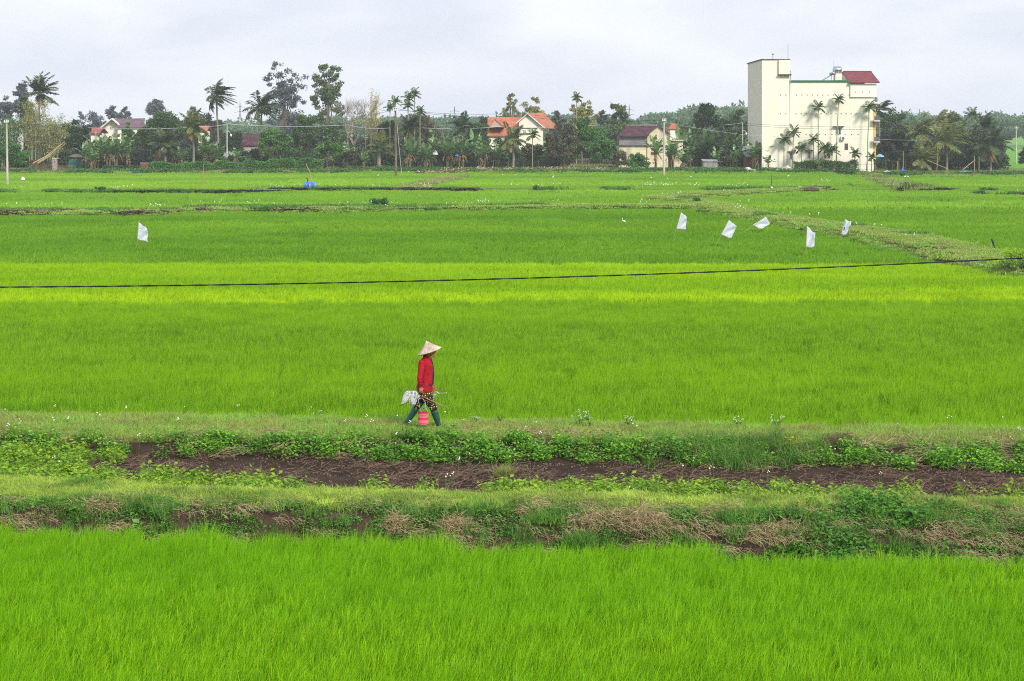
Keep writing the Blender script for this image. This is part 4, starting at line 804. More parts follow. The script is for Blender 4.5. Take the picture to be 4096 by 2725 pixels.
# ---------------------------------------------------------------- houses
CREAM = surf('cream_plaster', (.81, .78, .635), (.72, .68, .54), scale=1.3, rough=.85, stretch=(1, 1, .07), thr=(.42, .85))
CREAM_W = surf('weathered_plaster', s(222, 212, 178), s(150, 142, 126), scale=.7, rough=.9, stretch=(1, 1, .6), thr=(.42, .75))
WHITEP = surf('white_plaster', (.82, .80, .70), (.76, .73, .62), scale=.6, rough=.85)
GREYP = surf('old_grey_plaster', s(150, 146, 150), s(106, 102, 108), scale=.8, rough=.9, stretch=(.5, 1, 1.6))
REDT = surf('red_tiles', s(138, 62, 68), s(110, 46, 54), scale=1.5, rough=.7, wave=('X', 2.2, .3)); PURT = surf('purple_tiles', s(92, 58, 70), s(62, 38, 48), scale=1.2, rough=.8, wave=('X', 2.2, .35))
PINKT = surf('faded_purple_roof', s(122, 98, 110), s(98, 76, 88), scale=.9, rough=.8, wave=('X', 1.5, .2)); ORT = surf('orange_tiles', s(196, 126, 94), s(166, 98, 70), scale=1.2, rough=.75, wave=('Z', 2.4, .25))
TRIM = surf('white_trim', s(226, 224, 214), rough=.7); GREENT = surf('green_gutter', s(38, 108, 74), rough=.5); GLASS = surf('window_glass', s(70, 78, 88), s(50, 56, 66), scale=2, rough=.12, spec=.8)
CONC = surf('concrete', s(196, 192, 178), s(160, 156, 146), scale=2, rough=.9, stretch=(1, 1, .3)); STEEL = surf('stainless_steel', s(200, 204, 210), rough=.22, metal=1); DARKM = surf('dark_metal', s(60, 60, 64), rough=.5, metal=.4)
LEDGE = surf('grimy_ledge', s(110, 100, 92), s(70, 62, 58), rough=.9); WOODB = surf('brown_window_frame', s(156, 96, 66), rough=.7); ORANGEP = surf('ochre_plaster', s(226, 184, 110), rough=.85); BALG = surf('balcony_glass', s(84, 98, 112), rough=.15, spec=.7)
TIN = surf('corrugated_tin', s(176, 178, 182), s(128, 120, 114), scale=1, rough=.5, metal=.3, wave=('X', 3, .3)); BRICK = surf('red_brick', s(132, 78, 62), s(104, 58, 48), scale=2, rough=.9); WOOD = surf('weathered_wood', s(128, 108, 88), s(92, 76, 62), scale=3, rough=.9, stretch=(1, 1, .2))
BAMB = surf('bamboo_pole', s(176, 158, 108), s(140, 120, 80), scale=4, rough=.6, stretch=(1, 1, .3)); TARPW = surf('white_tarpaulin', s(206, 206, 204), s(168, 168, 170), scale=2, rough=.6, bump=.4); TARPB = surf('blue_tarpaulin', s(44, 104, 190), s(34, 80, 160), rough=.6); NETG = surf('green_netting', s(70, 140, 128), s(48, 104, 96), scale=3, rough=.8)

def gable_x(mb, x0, x1, y0, y1, z0, zr, ov=.3, th=.12, m=0):
    """pitched roof, ridge running along X, two tilted slabs"""
    ym = (y0+y1)/2
    for ys in (y0-ov, y1+ov):
        zz = z0-(zr-z0)*ov/((y1-y0)/2)
        mb.add([(x0-ov, ys, zz), (x1+ov, ys, zz), (x1+ov, ym, zr), (x0-ov, ym, zr), (x0-ov, ys, zz+th), (x1+ov, ys, zz+th), (x1+ov, ym, zr+th), (x0-ov, ym, zr+th)], [(0, 1, 2, 3), (4, 5, 6, 7), (0, 1, 5, 4), (1, 2, 6, 5), (2, 3, 7, 6), (3, 0, 4, 7)], m=m)
def gable_y(mb, x0, x1, y0, y1, z0, zr, ov=.3, th=.12, m=0, xm=None):
    xm = (x0+x1)/2 if xm is None else xm
    for xs, sg in ((x0, -1), (x1, 1)):
        k = (zr-z0)/abs(xm-xs); xe = xs+sg*ov; zz = z0-k*ov
        mb.add([(xe, y0-ov, zz), (xe, y1+ov, zz), (xm, y1+ov, zr), (xm, y0-ov, zr), (xe, y0-ov, zz+th), (xe, y1+ov, zz+th), (xm, y1+ov, zr+th), (xm, y0-ov, zr+th)], [(0, 1, 2, 3), (4, 5, 6, 7), (0, 1, 5, 4), (1, 2, 6, 5), (2, 3, 7, 6), (3, 0, 4, 7)], m=m)
def window(parent, x0, x1, z0, z1, y, fr=TRIM, mull=1, hood=None, proud=.05):
    f = MB(); w = .07
    for a in ((x0, x0+w, z0, z1), (x1-w, x1, z0, z1)): f.box(a[0], a[1], y-proud, y+.02, a[2], a[3])
    f.box(x0+w, x1-w, y-proud, y+.02, z0, z0+w); f.box(x0+w, x1-w, y-proud, y+.02, z1-w, z1)
    for i in range(mull): xm = x0+(x1-x0)*(i+1)/(mull+1); f.box(xm-w/2, xm+w/2, y-proud, y+.02, z0+w, z1-w)
    o = f.build('window', fr, parent); MB().box(x0+w*.6, x1-w*.6, y-.015, y+.015, z0+w*.6, z1-w*.6).build('pane', GLASS, o)
    if hood: MB().box(x0-hood, x1+hood, y-.5, y-.003, z1+.12, z1+.22).build('hood', LEDGE, o)
    return o
# the tall cream building
YB = 232.0
xm = lambda px, Y=YB: (px-CX)/F*Y
zm = lambda py, Y=YB: CH-(py-HZ)/F*Y
T = thing('tall_building', 'tall cream building with a windowless tower, green roof edge and red tiled front roof', 'building', (xm(3158), YB, .1)); ox, oy, oz = T.location
def bx(mb, a, b, y0, y1, c, d, m=0, Y=YB): return mb.box(xm(a, Y)-ox, xm(b, Y)-ox, y0, y1, zm(c, Y)-oz, zm(d, Y)-oz, m=m)
zt = zm(240)
bx(MB(), 3048, 3157.5, 0, 14, 690, 240).build('tower', CREAM, T)
m = MB(); bx(m, 3044, 3161, -.12, 14.12, 239.8, 236.5); m.build('tower_coping', LEDGE, T)
m = MB(); bx(m, 3114, 3158.5, -.35, -.003, 297, 241); bx(m, 3112, 3164, -.5, -.003, 302, 297.3, 1); m.build('tower_overhang', [CREAM, LEDGE], T)
bx(MB(), 3158.3, 3400, .25, 13.5, 690, 328).build('wall', CREAM, T)
m = MB(); bx(m, 3161, 3398, .05, 13.6, 327.7, 321.5); m.build('roof_edge', GREENT, T)
m = MB(); bx(m, 3400.3, 3494, .25, 11, 690, 335); bx(m, 3494.3, 3502, 1.2, 10.5, 690, 388); m.build('front_wall', [CREAM], T)
m = MB(); bx(m, 3402, 3506, .02, 11.2, 389, 335.5); m.build('front_parapet', WHITEP, T)
# red roof: eave forward, ridge behind
rb_ = MB(); y0, y1 = -.35, 5.0; xa, xb = xm(3396)-ox, xm(3517)-ox; z0, zr = zm(333)-oz, zm(291, YB+5)-oz
for (ya, yb2) in ((y0, y1), (10.4, y1)):
    rb_.add([(xa, ya, z0), (xb, ya, z0), (xb, yb2, zr), (xa, yb2, zr), (xa, ya, z0+.14), (xb, ya, z0+.14), (xb, yb2, zr+.14), (xa, yb2, zr+.14)], [(0, 1, 2, 3), (4, 5, 6, 7), (0, 1, 5, 4), (1, 2, 6, 5), (2, 3, 7, 6), (3, 0, 4, 7)])
rb_.build('roof', REDT, T)
g = MB(); g.add([(xa+.15, .3, z0-.05), (xa+.15, 10.2, z0-.05), (xa+.15, 5, zr-.03), (xa+.32, .3, z0-.05), (xa+.32, 10.2, z0-.05), (xa+.32, 5, zr-.03)], [(0, 1, 4, 3), (1, 2, 5, 4), (2, 0, 3, 5)], [(0, 2, 1), (3, 4, 5)]); g.build('gable', CREAM, T)
m = MB(); m.tube([(xa+.2, y1, zr+.16), (xb, y1, zr+.16)], .1, 6); m.build('ridge_cap', REDT, T)
for a, b in ((466, 482), (548, 566)):
    m = MB(); bx(m, 3494, 3517, -.55, 3.2, b+4, b); o = m.build('balcony', TRIM, T); tag(o)
    m = MB(); bx(m, 3494, 3516.5, -.5, -.44, b-.3, a); xr = xm(3516)-ox; m.box(xr, xr+.06, -.43, 3.1, zm(b-.3)-oz, zm(a)-oz); m.build('railing', BALG, o)
    m = MB(); bx(m, 3494, 3518, -.58, 3.25, b+6.5, b+4.2); m.build('edge', surf('red_edge', s(176, 96, 84)), o)
m = MB(); bx(m, 3495, 3506, .4, 1.15, 640, 410); m.build('ochre_column', ORANGEP, T)
m = MB(); bx(m, 3492, 3518, -.6, 2.5, 415, 408); m.build('canopy_slab', TRIM, T)
def win(a, b, c, d, **k): return window(T, xm(a)-ox, xm(b)-ox, zm(d)-oz, zm(c)-oz, .25, **k)
win(3344, 3366, 511, 540, hood=.35); win(3230, 3244, 607, 634, hood=.3); win(3158.8+.7, 3171, 612, 638, hood=.3, mull=0); win(3311, 3324, 606, 634, hood=.3, mull=0); win(3380, 3394, 574, 600, fr=WOODB, mull=0); win(3183, 3200, 585, 588, fr=LEDGE, mull=0, proud=.4)
for cx_, cy_ in ((3370.5, 553.5), (3177, 603)):
    m = MB(); bx(m, cx_-7, cx_+7, -.15, .24, cy_+7, cy_-7); o = m.build('air_conditioner', TRIM, T); c = (xm(cx_+1.5)-ox, -.17, zm(cy_)-oz); m = MB(); m.tube([(c[0], -.152, c[2]), (c[0], -.19, c[2])], .17, 16); m.build('fan_grille', DARKM, o)
m = MB(); px_ = xm(3160)-ox; m.tube([(px_+.05, -.1, zm(282)-oz), (px_+.05, -.1, zm(330)-oz), (px_, .1, zm(334)-oz), (px_-.1, .1, zm(500)-oz), (px_-.35, .05, zm(658)-oz)], .065, 8); m.build('drainpipe', surf('grey_pipe', s(168, 172, 182), rough=.5), T)
hb = MB()
for yy, xs_ in ((380, list(range(3188, 3400, 21))+[3122, 3144]), (455, list(range(3186, 3440, 20))+[3122, 3144]), (538, range(3122, 3440, 26)), (368, (3423, 3450, 3479))):
    for xx in xs_: yb_ = .25 if xx > 3158 else 0; yb_ = .02 if yy == 368 else yb_; c = (xm(xx)-ox, zm(yy)-oz); hb.box(c[0]-.055, c[0]+.055, yb_-.05, yb_-.002, c[1]-.055, c[1]+.055)
hb.build('scaffold_holes', LEDGE, T)
m = MB(); q = (xm(3105)-ox, 3, zt-oz); m.tube([q, (q[0], 3, q[2]+.85)], .03, 6); m.box(q[0]-.12, q[0]+.12, 2.9, 3.1, q[2]+.85, q[2]+.97); m.box(q[0]-.2, q[0]+.25, 2.9, 3.1, q[2], q[2]+.12); m.build('roof_vent', DARKM, T)
m = MB(); q = (xm(3154)-ox, .4, zt-oz); m.tube([q, (q[0], .4, q[2]+2.1)], .025, 5); m.build('lightning_rod', DARKM, T)
# roof gear: things that rest on the roof
def hroof(px, py, Y): return W(px, py, Y)
Yt = 235.5; c = W(3349, 280, Yt); t = thing('water_tank', 'shiny round steel water tank on a stand on the tall building roof', 'water tank', (c[0], Yt, zm(320, Yt)-.2)); zo = t.location.z
m = MB(); r_ = M(14, Yt); m.loft([[(-.62*a, r_*k*math.cos(j*math.pi/8), c[2]-zo+r_*k*math.sin(j*math.pi/8)) for j in range(16)] for a, k in ((1, .3), (.93, .78), (.72, 1), (0, 1.04), (-.72, 1), (-.93, .78), (-1, .3))]); m.build('tank', STEEL, t, smooth=True)
m = MB(); zb = c[2]-zo-r_*.9
for sx in (-.5, .5):
    for sy in (-.4, .4): m.tube([(sx, sy, zb+.6), (sx, sy, 0.9)], .03, 5)
m.box(-.6, .6, -.5, .5, zb-.02, zb+.05); m.build('stand', STEEL, t); m = MB(); m.box(-.35, .55, -.45, .45, .15, zb-.05); m.build('plinth', CREAM, t)
m = MB(); m.tube([(-.55, -.4, zb), (-.55, -.4, zb+1.6)], .02, 5); m.build('vent_pipe', STEEL, t)
Yt = 235; a = W(3292, 321, Yt); b = W(3330, 299, Yt); t = thing('solar_heater', 'sloping solar water heater beside the steel tank on the roof', 'solar heater', (a[0], Yt, a[2])); dx, dz = b[0]-a[0], b[2]-a[2]
m = MB(); m.add([(0, -.8, 0), (dx, -.8, dz), (dx, .8, dz), (0, .8, 0), (0, -.8, .07), (dx, -.8, dz+.07), (dx, .8, dz+.07), (0, .8, .07)], [(3, 2, 1, 0), (4, 5, 6, 7), (0, 1, 5, 4), (1, 2, 6, 5), (2, 3, 7, 6), (3, 0, 4, 7)]); m.build('panel', surf('solar_tubes', s(120, 140, 180), s(90, 108, 150), rough=.25, wave=('Y', 4, .3)), t)
m = MB(); m.tube([(dx-.1, -.9, dz+.16), (dx-.1, .9, dz+.16)], .2, 12); m.tube([(dx+.45, 0, dz+.12), (dx-.1, 0, dz+.16)], .12, 8); m.build('tank', STEEL, t, smooth=True); m = MB(); m.tube([(dx, -.7, dz), (dx, -.7, -.1)], .03, 5); m.tube([(dx, .7, dz), (dx, .7, -.1)], .03, 5); m.build('frame', STEEL, t)

def house(name, label, x, Y, z0=.1): return thing(name, label, 'house', ((x-CX)/F*Y, Y, z0))
# cream gable with faded purple roof (far left)
Yh = 275; h = house('gable_house', 'cream gabled house with faded purple roof behind the left banana grove', 452, Yh); ox, oz = h.location.x, .1; X = lambda p: (p-CX)/F*Yh-ox; Z = lambda p: CH-(p-HZ)/F*Yh-oz
m = MB(); m.add([(X(384), 0, Z(534)), (X(520), 0, Z(534)), (X(450), 0, Z(478)), (X(384), 0, 0), (X(520), 0, 0), (X(384), 9, Z(534)), (X(520), 9, Z(534)), (X(450), 9, Z(478)), (X(384), 9, 0), (X(520), 9, 0)], [(3, 4, 1, 0), (3, 0, 5, 8), (1, 4, 9, 6), (8, 5, 6, 9), (0, 2, 7, 5), (2, 1, 6, 7)], [(0, 1, 2), (5, 7, 6)]); m.build('wall', CREAM, h)
m = MB(); gable_y(m, X(384), X(520), 0, 9, Z(534), Z(477), .5, .12); m.build('roof', PINKT, h); m = MB(); gable_y(m, X(384), X(520), -.56, -.5, Z(534), Z(478), .5, .2); m.build('gable_trim', TRIM, h)
m = MB(); m.add([(X(455), 1.5, Z(477)), (X(572), 1.5, Z(475)), (X(585), -2, Z(512)), (X(478), -2, Z(512)), (X(455), 1.62, Z(475)), (X(572), 1.62, Z(473)), (X(585), -2, Z(510)), (X(478), -2, Z(510))], [(0, 1, 2, 3), (7, 6, 5, 4), (0, 4, 5, 1), (1, 5, 6, 2), (2, 6, 7, 3), (3, 7, 4, 0)]); m.build('side_roof', PINKT, h)
m = MB(); m.box(X(480), X(580), -1.6, 2, 0, Z(512)); m.build('side_wall', CREAM, h); window(h, X(440), X(452), Z(520), Z(508), 0)
h = house('low_house', 'low house showing only a strip of red roof left of the cream gable', 377, 262); m = MB(); w_ = M(13, 262); z_ = CH-(532-HZ)/F*262; m.box(-w_, w_, 0, 5, 0, z_-.1); m.build('wall', WHITEP, h); m = MB(); gable_x(m, -w_, w_, 0, 5, z_-.1, z_+.6, .4); m.build('roof', surf('coral_roof', s(160, 84, 82)), h)
h = house('low_house', 'low pale house with red band behind the left edge bamboo', 30, 262); w_ = M(26, 262); z_ = CH-(516-HZ)/F*262; m = MB(); m.box(-w_, w_, 0, 5, 0, z_); m.build('wall', WHITEP, h); m = MB(); gable_x(m, -w_, w_, 0, 5, z_, z_+.5, .4); m.build('roof', surf('coral_roof_two', s(160, 90, 86)), h)
# small purple roofed hut
Yh = 256; h = house('small_house', 'small beige house with dark purple tiled roof in front of the mangoes', 1004, Yh); ox = h.location.x; X = lambda p: (p-CX)/F*Yh-ox; Z = lambda p: CH-(p-HZ)/F*Yh-.1
m = MB(); m.box(X(974), X(1046), 0, 5, 0, Z(580)); m.build('wall', surf('beige_plaster', s(178, 166, 152), s(148, 134, 124), scale=.6), h)
m = MB(); gable_x(m, X(974), X(1046), 0, 4.2, Z(578), Z(540), .3); m.build('roof', PURT, h); window(h, X(986), X(1002), Z(624), Z(606), 0)
m = MB(); m.add([(X(1030), -2.6, Z(607)), (X(1105), -2.6, Z(605)), (X(1100), 0, Z(592)), (X(1032), 0, Z(592)), (X(1030), -2.6, Z(604)), (X(1105), -2.6, Z(602)), (X(1100), 0, Z(589)), (X(1032), 0, Z(589))], [(0, 1, 2, 3), (7, 6, 5, 4), (0, 4, 5, 1), (1, 5, 6, 2), (2, 6, 7, 3), (3, 7, 4, 0)]); m.build('porch_roof', PURT, h)
h = house('low_house', 'white shed wall peeping out beside the yellowing bananas', 884, 252); m = MB(); m.box(-1.4, 1.4, 0, 3, 0, 1.6); m.build('wall', WHITEP, h); m = MB(); gable_x(m, -1.4, 1.4, 0, 3, 1.6, 2.1, .25); m.build('roof', TIN, h)
h = house('low_house', 'small house showing an orange roof corner behind the front palm', 808, 268); m = MB(); w_ = M(14, 268); z_ = CH-(524-HZ)/F*268; m.box(-w_, w_, 0, 4, 0, z_-.1); m.build('wall', WHITEP, h); m = MB(); gable_x(m, -w_, w_, 0, 4, z_-.1, z_+.6, .3); m.build('roof', ORT, h)
# orange roofed pair
Yh = 268; h = house('orange_house', 'orange tiled house with a small dormer gable, left of the cream gable', 2010, Yh); ox = h.location.x; X = lambda p: (p-CX)/F*Yh-ox; Z = lambda p: CH-(p-HZ)/F*Yh-.1
m = MB(); m.box(X(1958), X(2090), 0, 8, 0, Z(541)); m.build('wall', CREAM, h)
m = MB(); gable_x(m, X(1958), X(2085), 0, 8, Z(540), Z(472), .35); m.build('roof', ORT, h)
m = MB(); a, b, c = X(1958), X(2014), X(1980); m.add([(a, -.9, Z(509)), (b, -.9, Z(509)), (c, -.9, Z(479)), (a, 3, Z(509)), (b, 3, Z(509)), (c, 4, Z(479))], [(0, 1, 4, 3), (0, 3, 5, 2), (1, 2, 5, 4)], [(0, 2, 1)]); m.build('dormer', surf('dormer_plaster', s(196, 170, 160)), h)
m = MB(); gable_y(m, a, b, -.9, 3, Z(509), Z(478), .12, .1, xm=c); m.build('dormer_roof', ORT, h)
Yh = 262; h = house('orange_house', 'cream gabled house with steep orange roof near the centre', 2110, Yh); ox = h.location.x; X = lambda p: (p-CX)/F*Yh-ox; Z = lambda p: CH-(p-HZ)/F*Yh-.1
x0, x1, xa_ = X(2076), X(2172), X(2110); m = MB(); zl, zr_ = Z(484), Z(511); zp = Z(457)
m.add([(x0, 0, zl), (x1, 0, zr_), (xa_, 0, zp), (x0, 0, 0), (x1, 0, 0), (x0, 9, zl), (x1, 9, zr_), (xa_, 9, zp), (x0, 9, 0), (x1, 9, 0)], [(3, 4, 1, 0), (3, 0, 5, 8), (1, 4, 9, 6), (8, 5, 6, 9)], [(0, 1, 2), (5, 7, 6)]); m.build('wall', CREAM, h)
def slab(mb, P, th=.13): P = [Vector(p) for p in P]; U = [p+Vector((0, 0, th)) for p in P]; mb.add(P+U, [(3, 2, 1, 0), (4, 5, 6, 7), (0, 1, 5, 4), (1, 2, 6, 5), (2, 3, 7, 6), (3, 0, 4, 7)])
m = MB(); xe, ze = X(2178), Z(513); slab(m, [(xe, -.4, ze), (X(2242), 8, Z(518)), (X(2176), 8, Z(452)), (xa_, -.4, zp+.02)]); slab(m, [(X(2064), -.4, Z(494)), (xa_-.02, -.4, zp+.02), (xa_+1, 8, zp), (X(2070), 8, Z(492))]); m.build('roof', ORT, h)
m = MB(); m.tube([(xe, -.44, ze), (xa_, -.44, zp+.06), (X(2064), -.44, Z(494))], .09, 5); m.build('gable_trim', TRIM, h); window(h, X(2092), X(2104), Z(535), Z(520), 0)
m = MB(); m.box(X(2088), X(2150), -.12, -.002, Z(514), Z(512.4)); m.build('ledge', LEDGE, h)
# cream house with dark purple roof
Yh = 244; h = house('gable_house', 'two-storey cream house with dark purple tiled roof left of the concrete pole', 2620, Yh); ox = h.location.x; X = lambda p: (p-CX)/F*Yh-ox; Z = lambda p: CH-(p-HZ)/F*Yh-.1
xl, xc_, xr, xp = X(2477), X(2589), X(2673), X(2634); m = MB()
m.add([(xc_, 0, Z(534)), (xr, 0, Z(534)), (xp, 0, Z(504)), (xc_, 0, 0), (xr, 0, 0), (xc_, 5, Z(534)), (xr, 5, Z(534)), (xp, 5, Z(504)), (xc_, 5, 0), (xr, 5, 0)], [(3, 4, 1, 0), (3, 0, 5, 8), (1, 4, 9, 6), (8, 5, 6, 9)], [(0, 1, 2), (5, 7, 6)]); m.build('wall', CREAM_W, h)
m = MB(); m.box(xl, xc_-.003, .1, 5, Z(581), Z(546)); m.box(xl, xc_-.003, .15, 5, 0, Z(584), m=1); m.build('side_wall', [GREYP, CREAM_W], h); m = MB(); m.box(xl-.1, xc_-.004, -.12, .14, Z(584), Z(581)); m.box(xc_, xr+.1, -.14, -.003, Z(586), Z(582)); m.build('ledge', LEDGE, h)
m = MB(); slab(m, [(X(2468), -.5, Z(547)), (X(2590), -.5, Z(547)), (X(2632), 2.4, Z(504)), (X(2514), 2.4, Z(504))]); slab(m, [(X(2514), 2.45, Z(504)), (X(2632), 2.45, Z(504)), (X(2600), 5.3, Z(540)), (X(2478), 5.3, Z(540))]); m.build('roof', PURT, h)
m = MB(); slab(m, [(xp, -.3, Z(502.5)), (X(2681), -.3, Z(538)), (X(2678), 5.2, Z(538)), (xp, 5.2, Z(502.5))], .08); m.tube([(X(2587), -.34, Z(538)), (xp, -.34, Z(502)), (X(2681), -.34, Z(538))], .08, 5); m.build('gable_cap', LEDGE, h)
m = MB(); m.tube([(X(2514), 2.42, Z(502)), (X(2634), 2.42, Z(502))], .09, 6); m.build('ridge_cap', CREAM_W, h); window(h, X(2604), X(2626), Z(620), Z(608), 0, fr=WOODB, mull=0, hood=None)
m = MB(); m.box(X(2690), X(2733), .5, 4, 0, Z(564)); m.box(X(2686), X(2738), .1, 4.3, Z(563.5), Z(560)); m.build('annex', CREAM_W, h)
h = house('low_house', 'small house with only its orange hipped roof visible right of the concrete pole', 2698, 275); w_ = M(17, 275); z_ = CH-(516-HZ)/F*275-.1; m = MB(); m.box(-w_, w_, 0, 4, 0, z_); m.build('wall', CREAM, h); m = MB(); m.add([(-w_-.3, -.3, z_), (w_+.3, -.3, z_), (w_+.3, 4.3, z_), (-w_-.3, 4.3, z_), (-.2, 2, z_+.9), (.2, 2, z_+.9)], [(0, 1, 5, 4), (3, 4, 5, 2), (3, 2, 1, 0)], [(1, 2, 5), (0, 4, 3)]); m.build('roof', surf('orange_red_tiles', s(206, 110, 84), s(176, 84, 66), wave=('Z', 3, .3)), h)
# sheds, fences and clutter at the village edge
h = thing('shed', 'low corrugated tin shed on bricks among the bananas left of the tower', 'shed', (*W(2842, 670, 233)[:2], .0)); w_ = M(28, 233); m = MB(); m.box(-w_, w_, 0, 2.2, .45, 1.35); m.build('wall', TIN, h); m = MB(); m.box(-w_-.05, w_+.05, -.04, 2.25, 0, .45); m.build('base', BRICK, h); m = MB(); slab(m, [(-w_-.1, -.15, 1.36), (w_+.1, -.15, 1.36), (w_+.1, 2.4, 1.6), (-w_-.1, 2.4, 1.6)], .05); m.build('roof', TIN, h)
h = thing('shed', 'brick lean-to with tin roof at the foot of the shaded tower side', 'shed', (*W(3020, 660, 236)[:2], .0)); w_ = M(34, 236); m = MB(); m.box(-w_, w_, 0, 3, 0, 1.9); m.build('wall', BRICK, h); m = MB(); slab(m, [(-w_-.2, -.5, 1.92), (w_+.1, -.5, 1.92), (w_+.1, 3, 2.5), (-w_-.2, 3, 2.5)], .06); m.build('roof', TIN, h)
h = thing('shed', 'makeshift hut hung with turquoise netting behind the left fence', 'shed', (*W(322, 660, 246)[:2], .05)); w_ = M(38, 246); m = MB()
for sx in (-w_, 0, w_): m.tube([(sx, 0, -.1), (sx, 0, 1.7)], .05, 5)
for sx in (-w_, w_): m.tube([(sx, 2, -.1), (sx, 2, 2.0)], .05, 5)
m.build('posts', WOOD, h); m = MB(); slab(m, [(-w_-.3, -.3, 1.72), (w_+.5, -.3, 1.62), (w_+.4, 2.4, 2.0), (-w_-.2, 2.4, 2.1)], .06); m.build('roof', surf('thatch_and_tin', s(92, 78, 66), s(120, 116, 112), scale=2), h)
m = MB(); P_ = []; nn = 24; rr_ = [[(-w_+2*w_*.75*i/nn-.3, -.12+.07*math.sin(i*1.7), z) for i in range(nn+1)] for z in (.25, .8, 1.4)]; m.loft(rr_, cap=False, close=False); o = m.build('netting', NETG, h); o.modifiers.new('thickness', 'SOLIDIFY').thickness = .02
h = thing('gatepost', 'pale grey square gatepost at the left end of the village fence', 'gatepost', (*W(218, 684, 238)[:2], 0)); m = MB(); m.box(-.30, .30, 0, .5, 0, 1.65); m.build('shaft', surf('old_cement', s(168, 152, 142), s(134, 118, 110)), h); m = MB(); m.box(-.36, .42, -.06, .56, 1.65, 1.78); m.build('cap', CONC, h)
m = MB(); m.box(-.05, .05, -.03, -.003, 1.15, 1.3); m.build('niche', LEDGE, h)
h = thing('haystack', 'brown haystack leaning behind the hedge near the banana grove', 'haystack', (*W(624, 650, 248)[:2], 0)); m = MB(); q = np.random.default_rng(3); n_ = 3200; a_ = q.uniform(0, 6.28, n_); u_ = q.uniform(0, 1, n_)**.7; zz = 2.6*(1-u_**1.6); C = np.stack([1.35*u_*np.cos(a_)*(1-.1*zz)+.25*zz, 1.1*u_*np.sin(a_), zz], 1); D = unit(np.stack([np.cos(a_)*.5, np.sin(a_)*.5, -np.ones(n_)], 1)+q.normal(0, .2, (n_, 3))); N = unit(np.stack([np.cos(a_), np.sin(a_), .6*np.ones(n_)], 1)); V, Q, tt, _ = leaves(C, D, N, q.uniform(.25, .5, n_), np.full(n_, .07), q.uniform(0, 1, n_)); m.add(V, Q, tint=tt); m.build('straw', plant('old_hay', s(98, 74, 66), s(138, 108, 92), trans=.05), h); m = MB(); m.tube([(.25, 0, 0), (.55, 0, 3.0)], .05, 5); m.build('pole', WOOD, h)
def fence(label, x0, x1, yt, Y, mat=WOOD, step=1.6, rails=2, jitter=.1, name='fence', lat=False):
    a = W(x0, 600, Y)[0]; b = W(x1, 600, Y)[0]; H = CH-(yt-HZ)/F*Y; t = thing(name, label, 'fence', ((a+b)/2, Y, 0)); w = (b-a)/2; x = -w; r = random.Random(int(x0))
    while x <= w+.01: m = MB(); m.tube([(x, 0, -.1), (x+r.uniform(-jitter, jitter), r.uniform(-.05, .05), H*r.uniform(.85, 1.1))], .035, 5); m.build('post', mat, t); x += step
    m = MB()
    for i in range(rails): z = H*(.3+.5*i/max(1, rails-1)); m.tube([(-w, -.05, z), (0, -.05, z-.04), (w, -.05, z+.03)], .012, 4)
    m.build('wires', DARKM, t)
    if lat:
        m = MB(); x = -w
        while x < w: m.box(x, x+.07, -.03, -.01, .05, H*r.uniform(.7, .95)); x += .16
        m.build('slats', mat, t)
    return t
fence('rickety wooden slat fence left of the gatepost', 118, 206, 650, 240, lat=True); fence('dark slat fence between the gatepost and the netting hut', 232, 300, 655, 242, lat=True)
fence('wire fence with thin posts behind the central bananas', 1610, 2190, 640, 237, step=2.1, rails=3); fence('rough stake fence right of the tall building', 3545, 3680, 636, 236, step=.9); fence('dark rail fence behind the hedge near the gate', 1120, 1400, 622, 256, step=1.5, rails=3, lat=True)
fence('low stick fence along the field between the building and the palms', 3400, 3520, 650, 228.5, step=1.1)
h = thing('arched_gate', 'rounded wire gate frame in the fence in front of the hut', 'gate', (*W(1099, 632, 252)[:2], .05)); w_ = M(28, 252); m = MB(); m.tube([(w_*math.cos(a), 0, .9+.75*math.sin(a)) for a in np.linspace(0, math.pi, 13)], .035, 5); m.tube([(-w_, 0, -.1), (-w_, 0, .9)], .035, 5); m.tube([(w_, 0, -.1), (w_, 0, .9)], .035, 5); m.build('frame', CONC, h); m = MB()
for i in range(-5, 6): xx = w_*i/6; m.tube([(xx, 0, 0), (xx, 0, .9+.75*math.sqrt(max(0, 1-(i/6)**2)))], .012, 4)
m.build('bars', CONC, h)
h = thing('brick_wall', 'short stretch of red brick wall right of the left banana grove', 'wall', (*W(577, 668, 242)[:2], 0)); m = MB(); m.box(-.55, .55, 0, .2, 0, .95); m.build('wall', BRICK, h); m = MB(); m.box(-.58, .58, -.03, .23, .95, 1.02); m.build('coping', CONC, h)
h = thing('garden_wall', 'low dark wall with a strip of yellow flowers behind the hedge', 'wall', (*W(1265, 640, 250)[:2], .05)); m = MB(); m.box(-3.6, 3.6, 0, .2, 0, .45); m.build('wall', LEDGE, h)
hedge('row of yellow flowering plants on top of the low dark wall', 1160, 1360, 626, 250.6, 'yellow', 2200, dpt=.6, size=.16)
def tarp(label, x, y, w, hgt, Y, mat, seed, name='tarpaulin', cat='tarpaulin', z0=0.0):
    t = thing(name, label, cat, ((x-CX)/F*Y, Y, z0)); nx, ny = 12, 8; i, j = np.meshgrid(np.linspace(-1, 1, nx), np.linspace(-1, 1, ny)); z = hgt*np.exp(-1.2*(i**2*(.6+.3*math.sin(seed))+j**2))*(.6+.8*vnoise(i*2+seed, j*2, seed))
    V = np.stack([(i*w).ravel(), (j*w*.6).ravel(), z.ravel()], 1); a = (np.arange(ny-1)[:, None]*nx+np.arange(nx-1)[None]).ravel(); m = MB().add(V, np.stack([a, a+1, a+nx+1, a+nx], 1)); o = m.build('sheet', mat, t); o.modifiers.new('thickness', 'SOLIDIFY').thickness = .03; return t
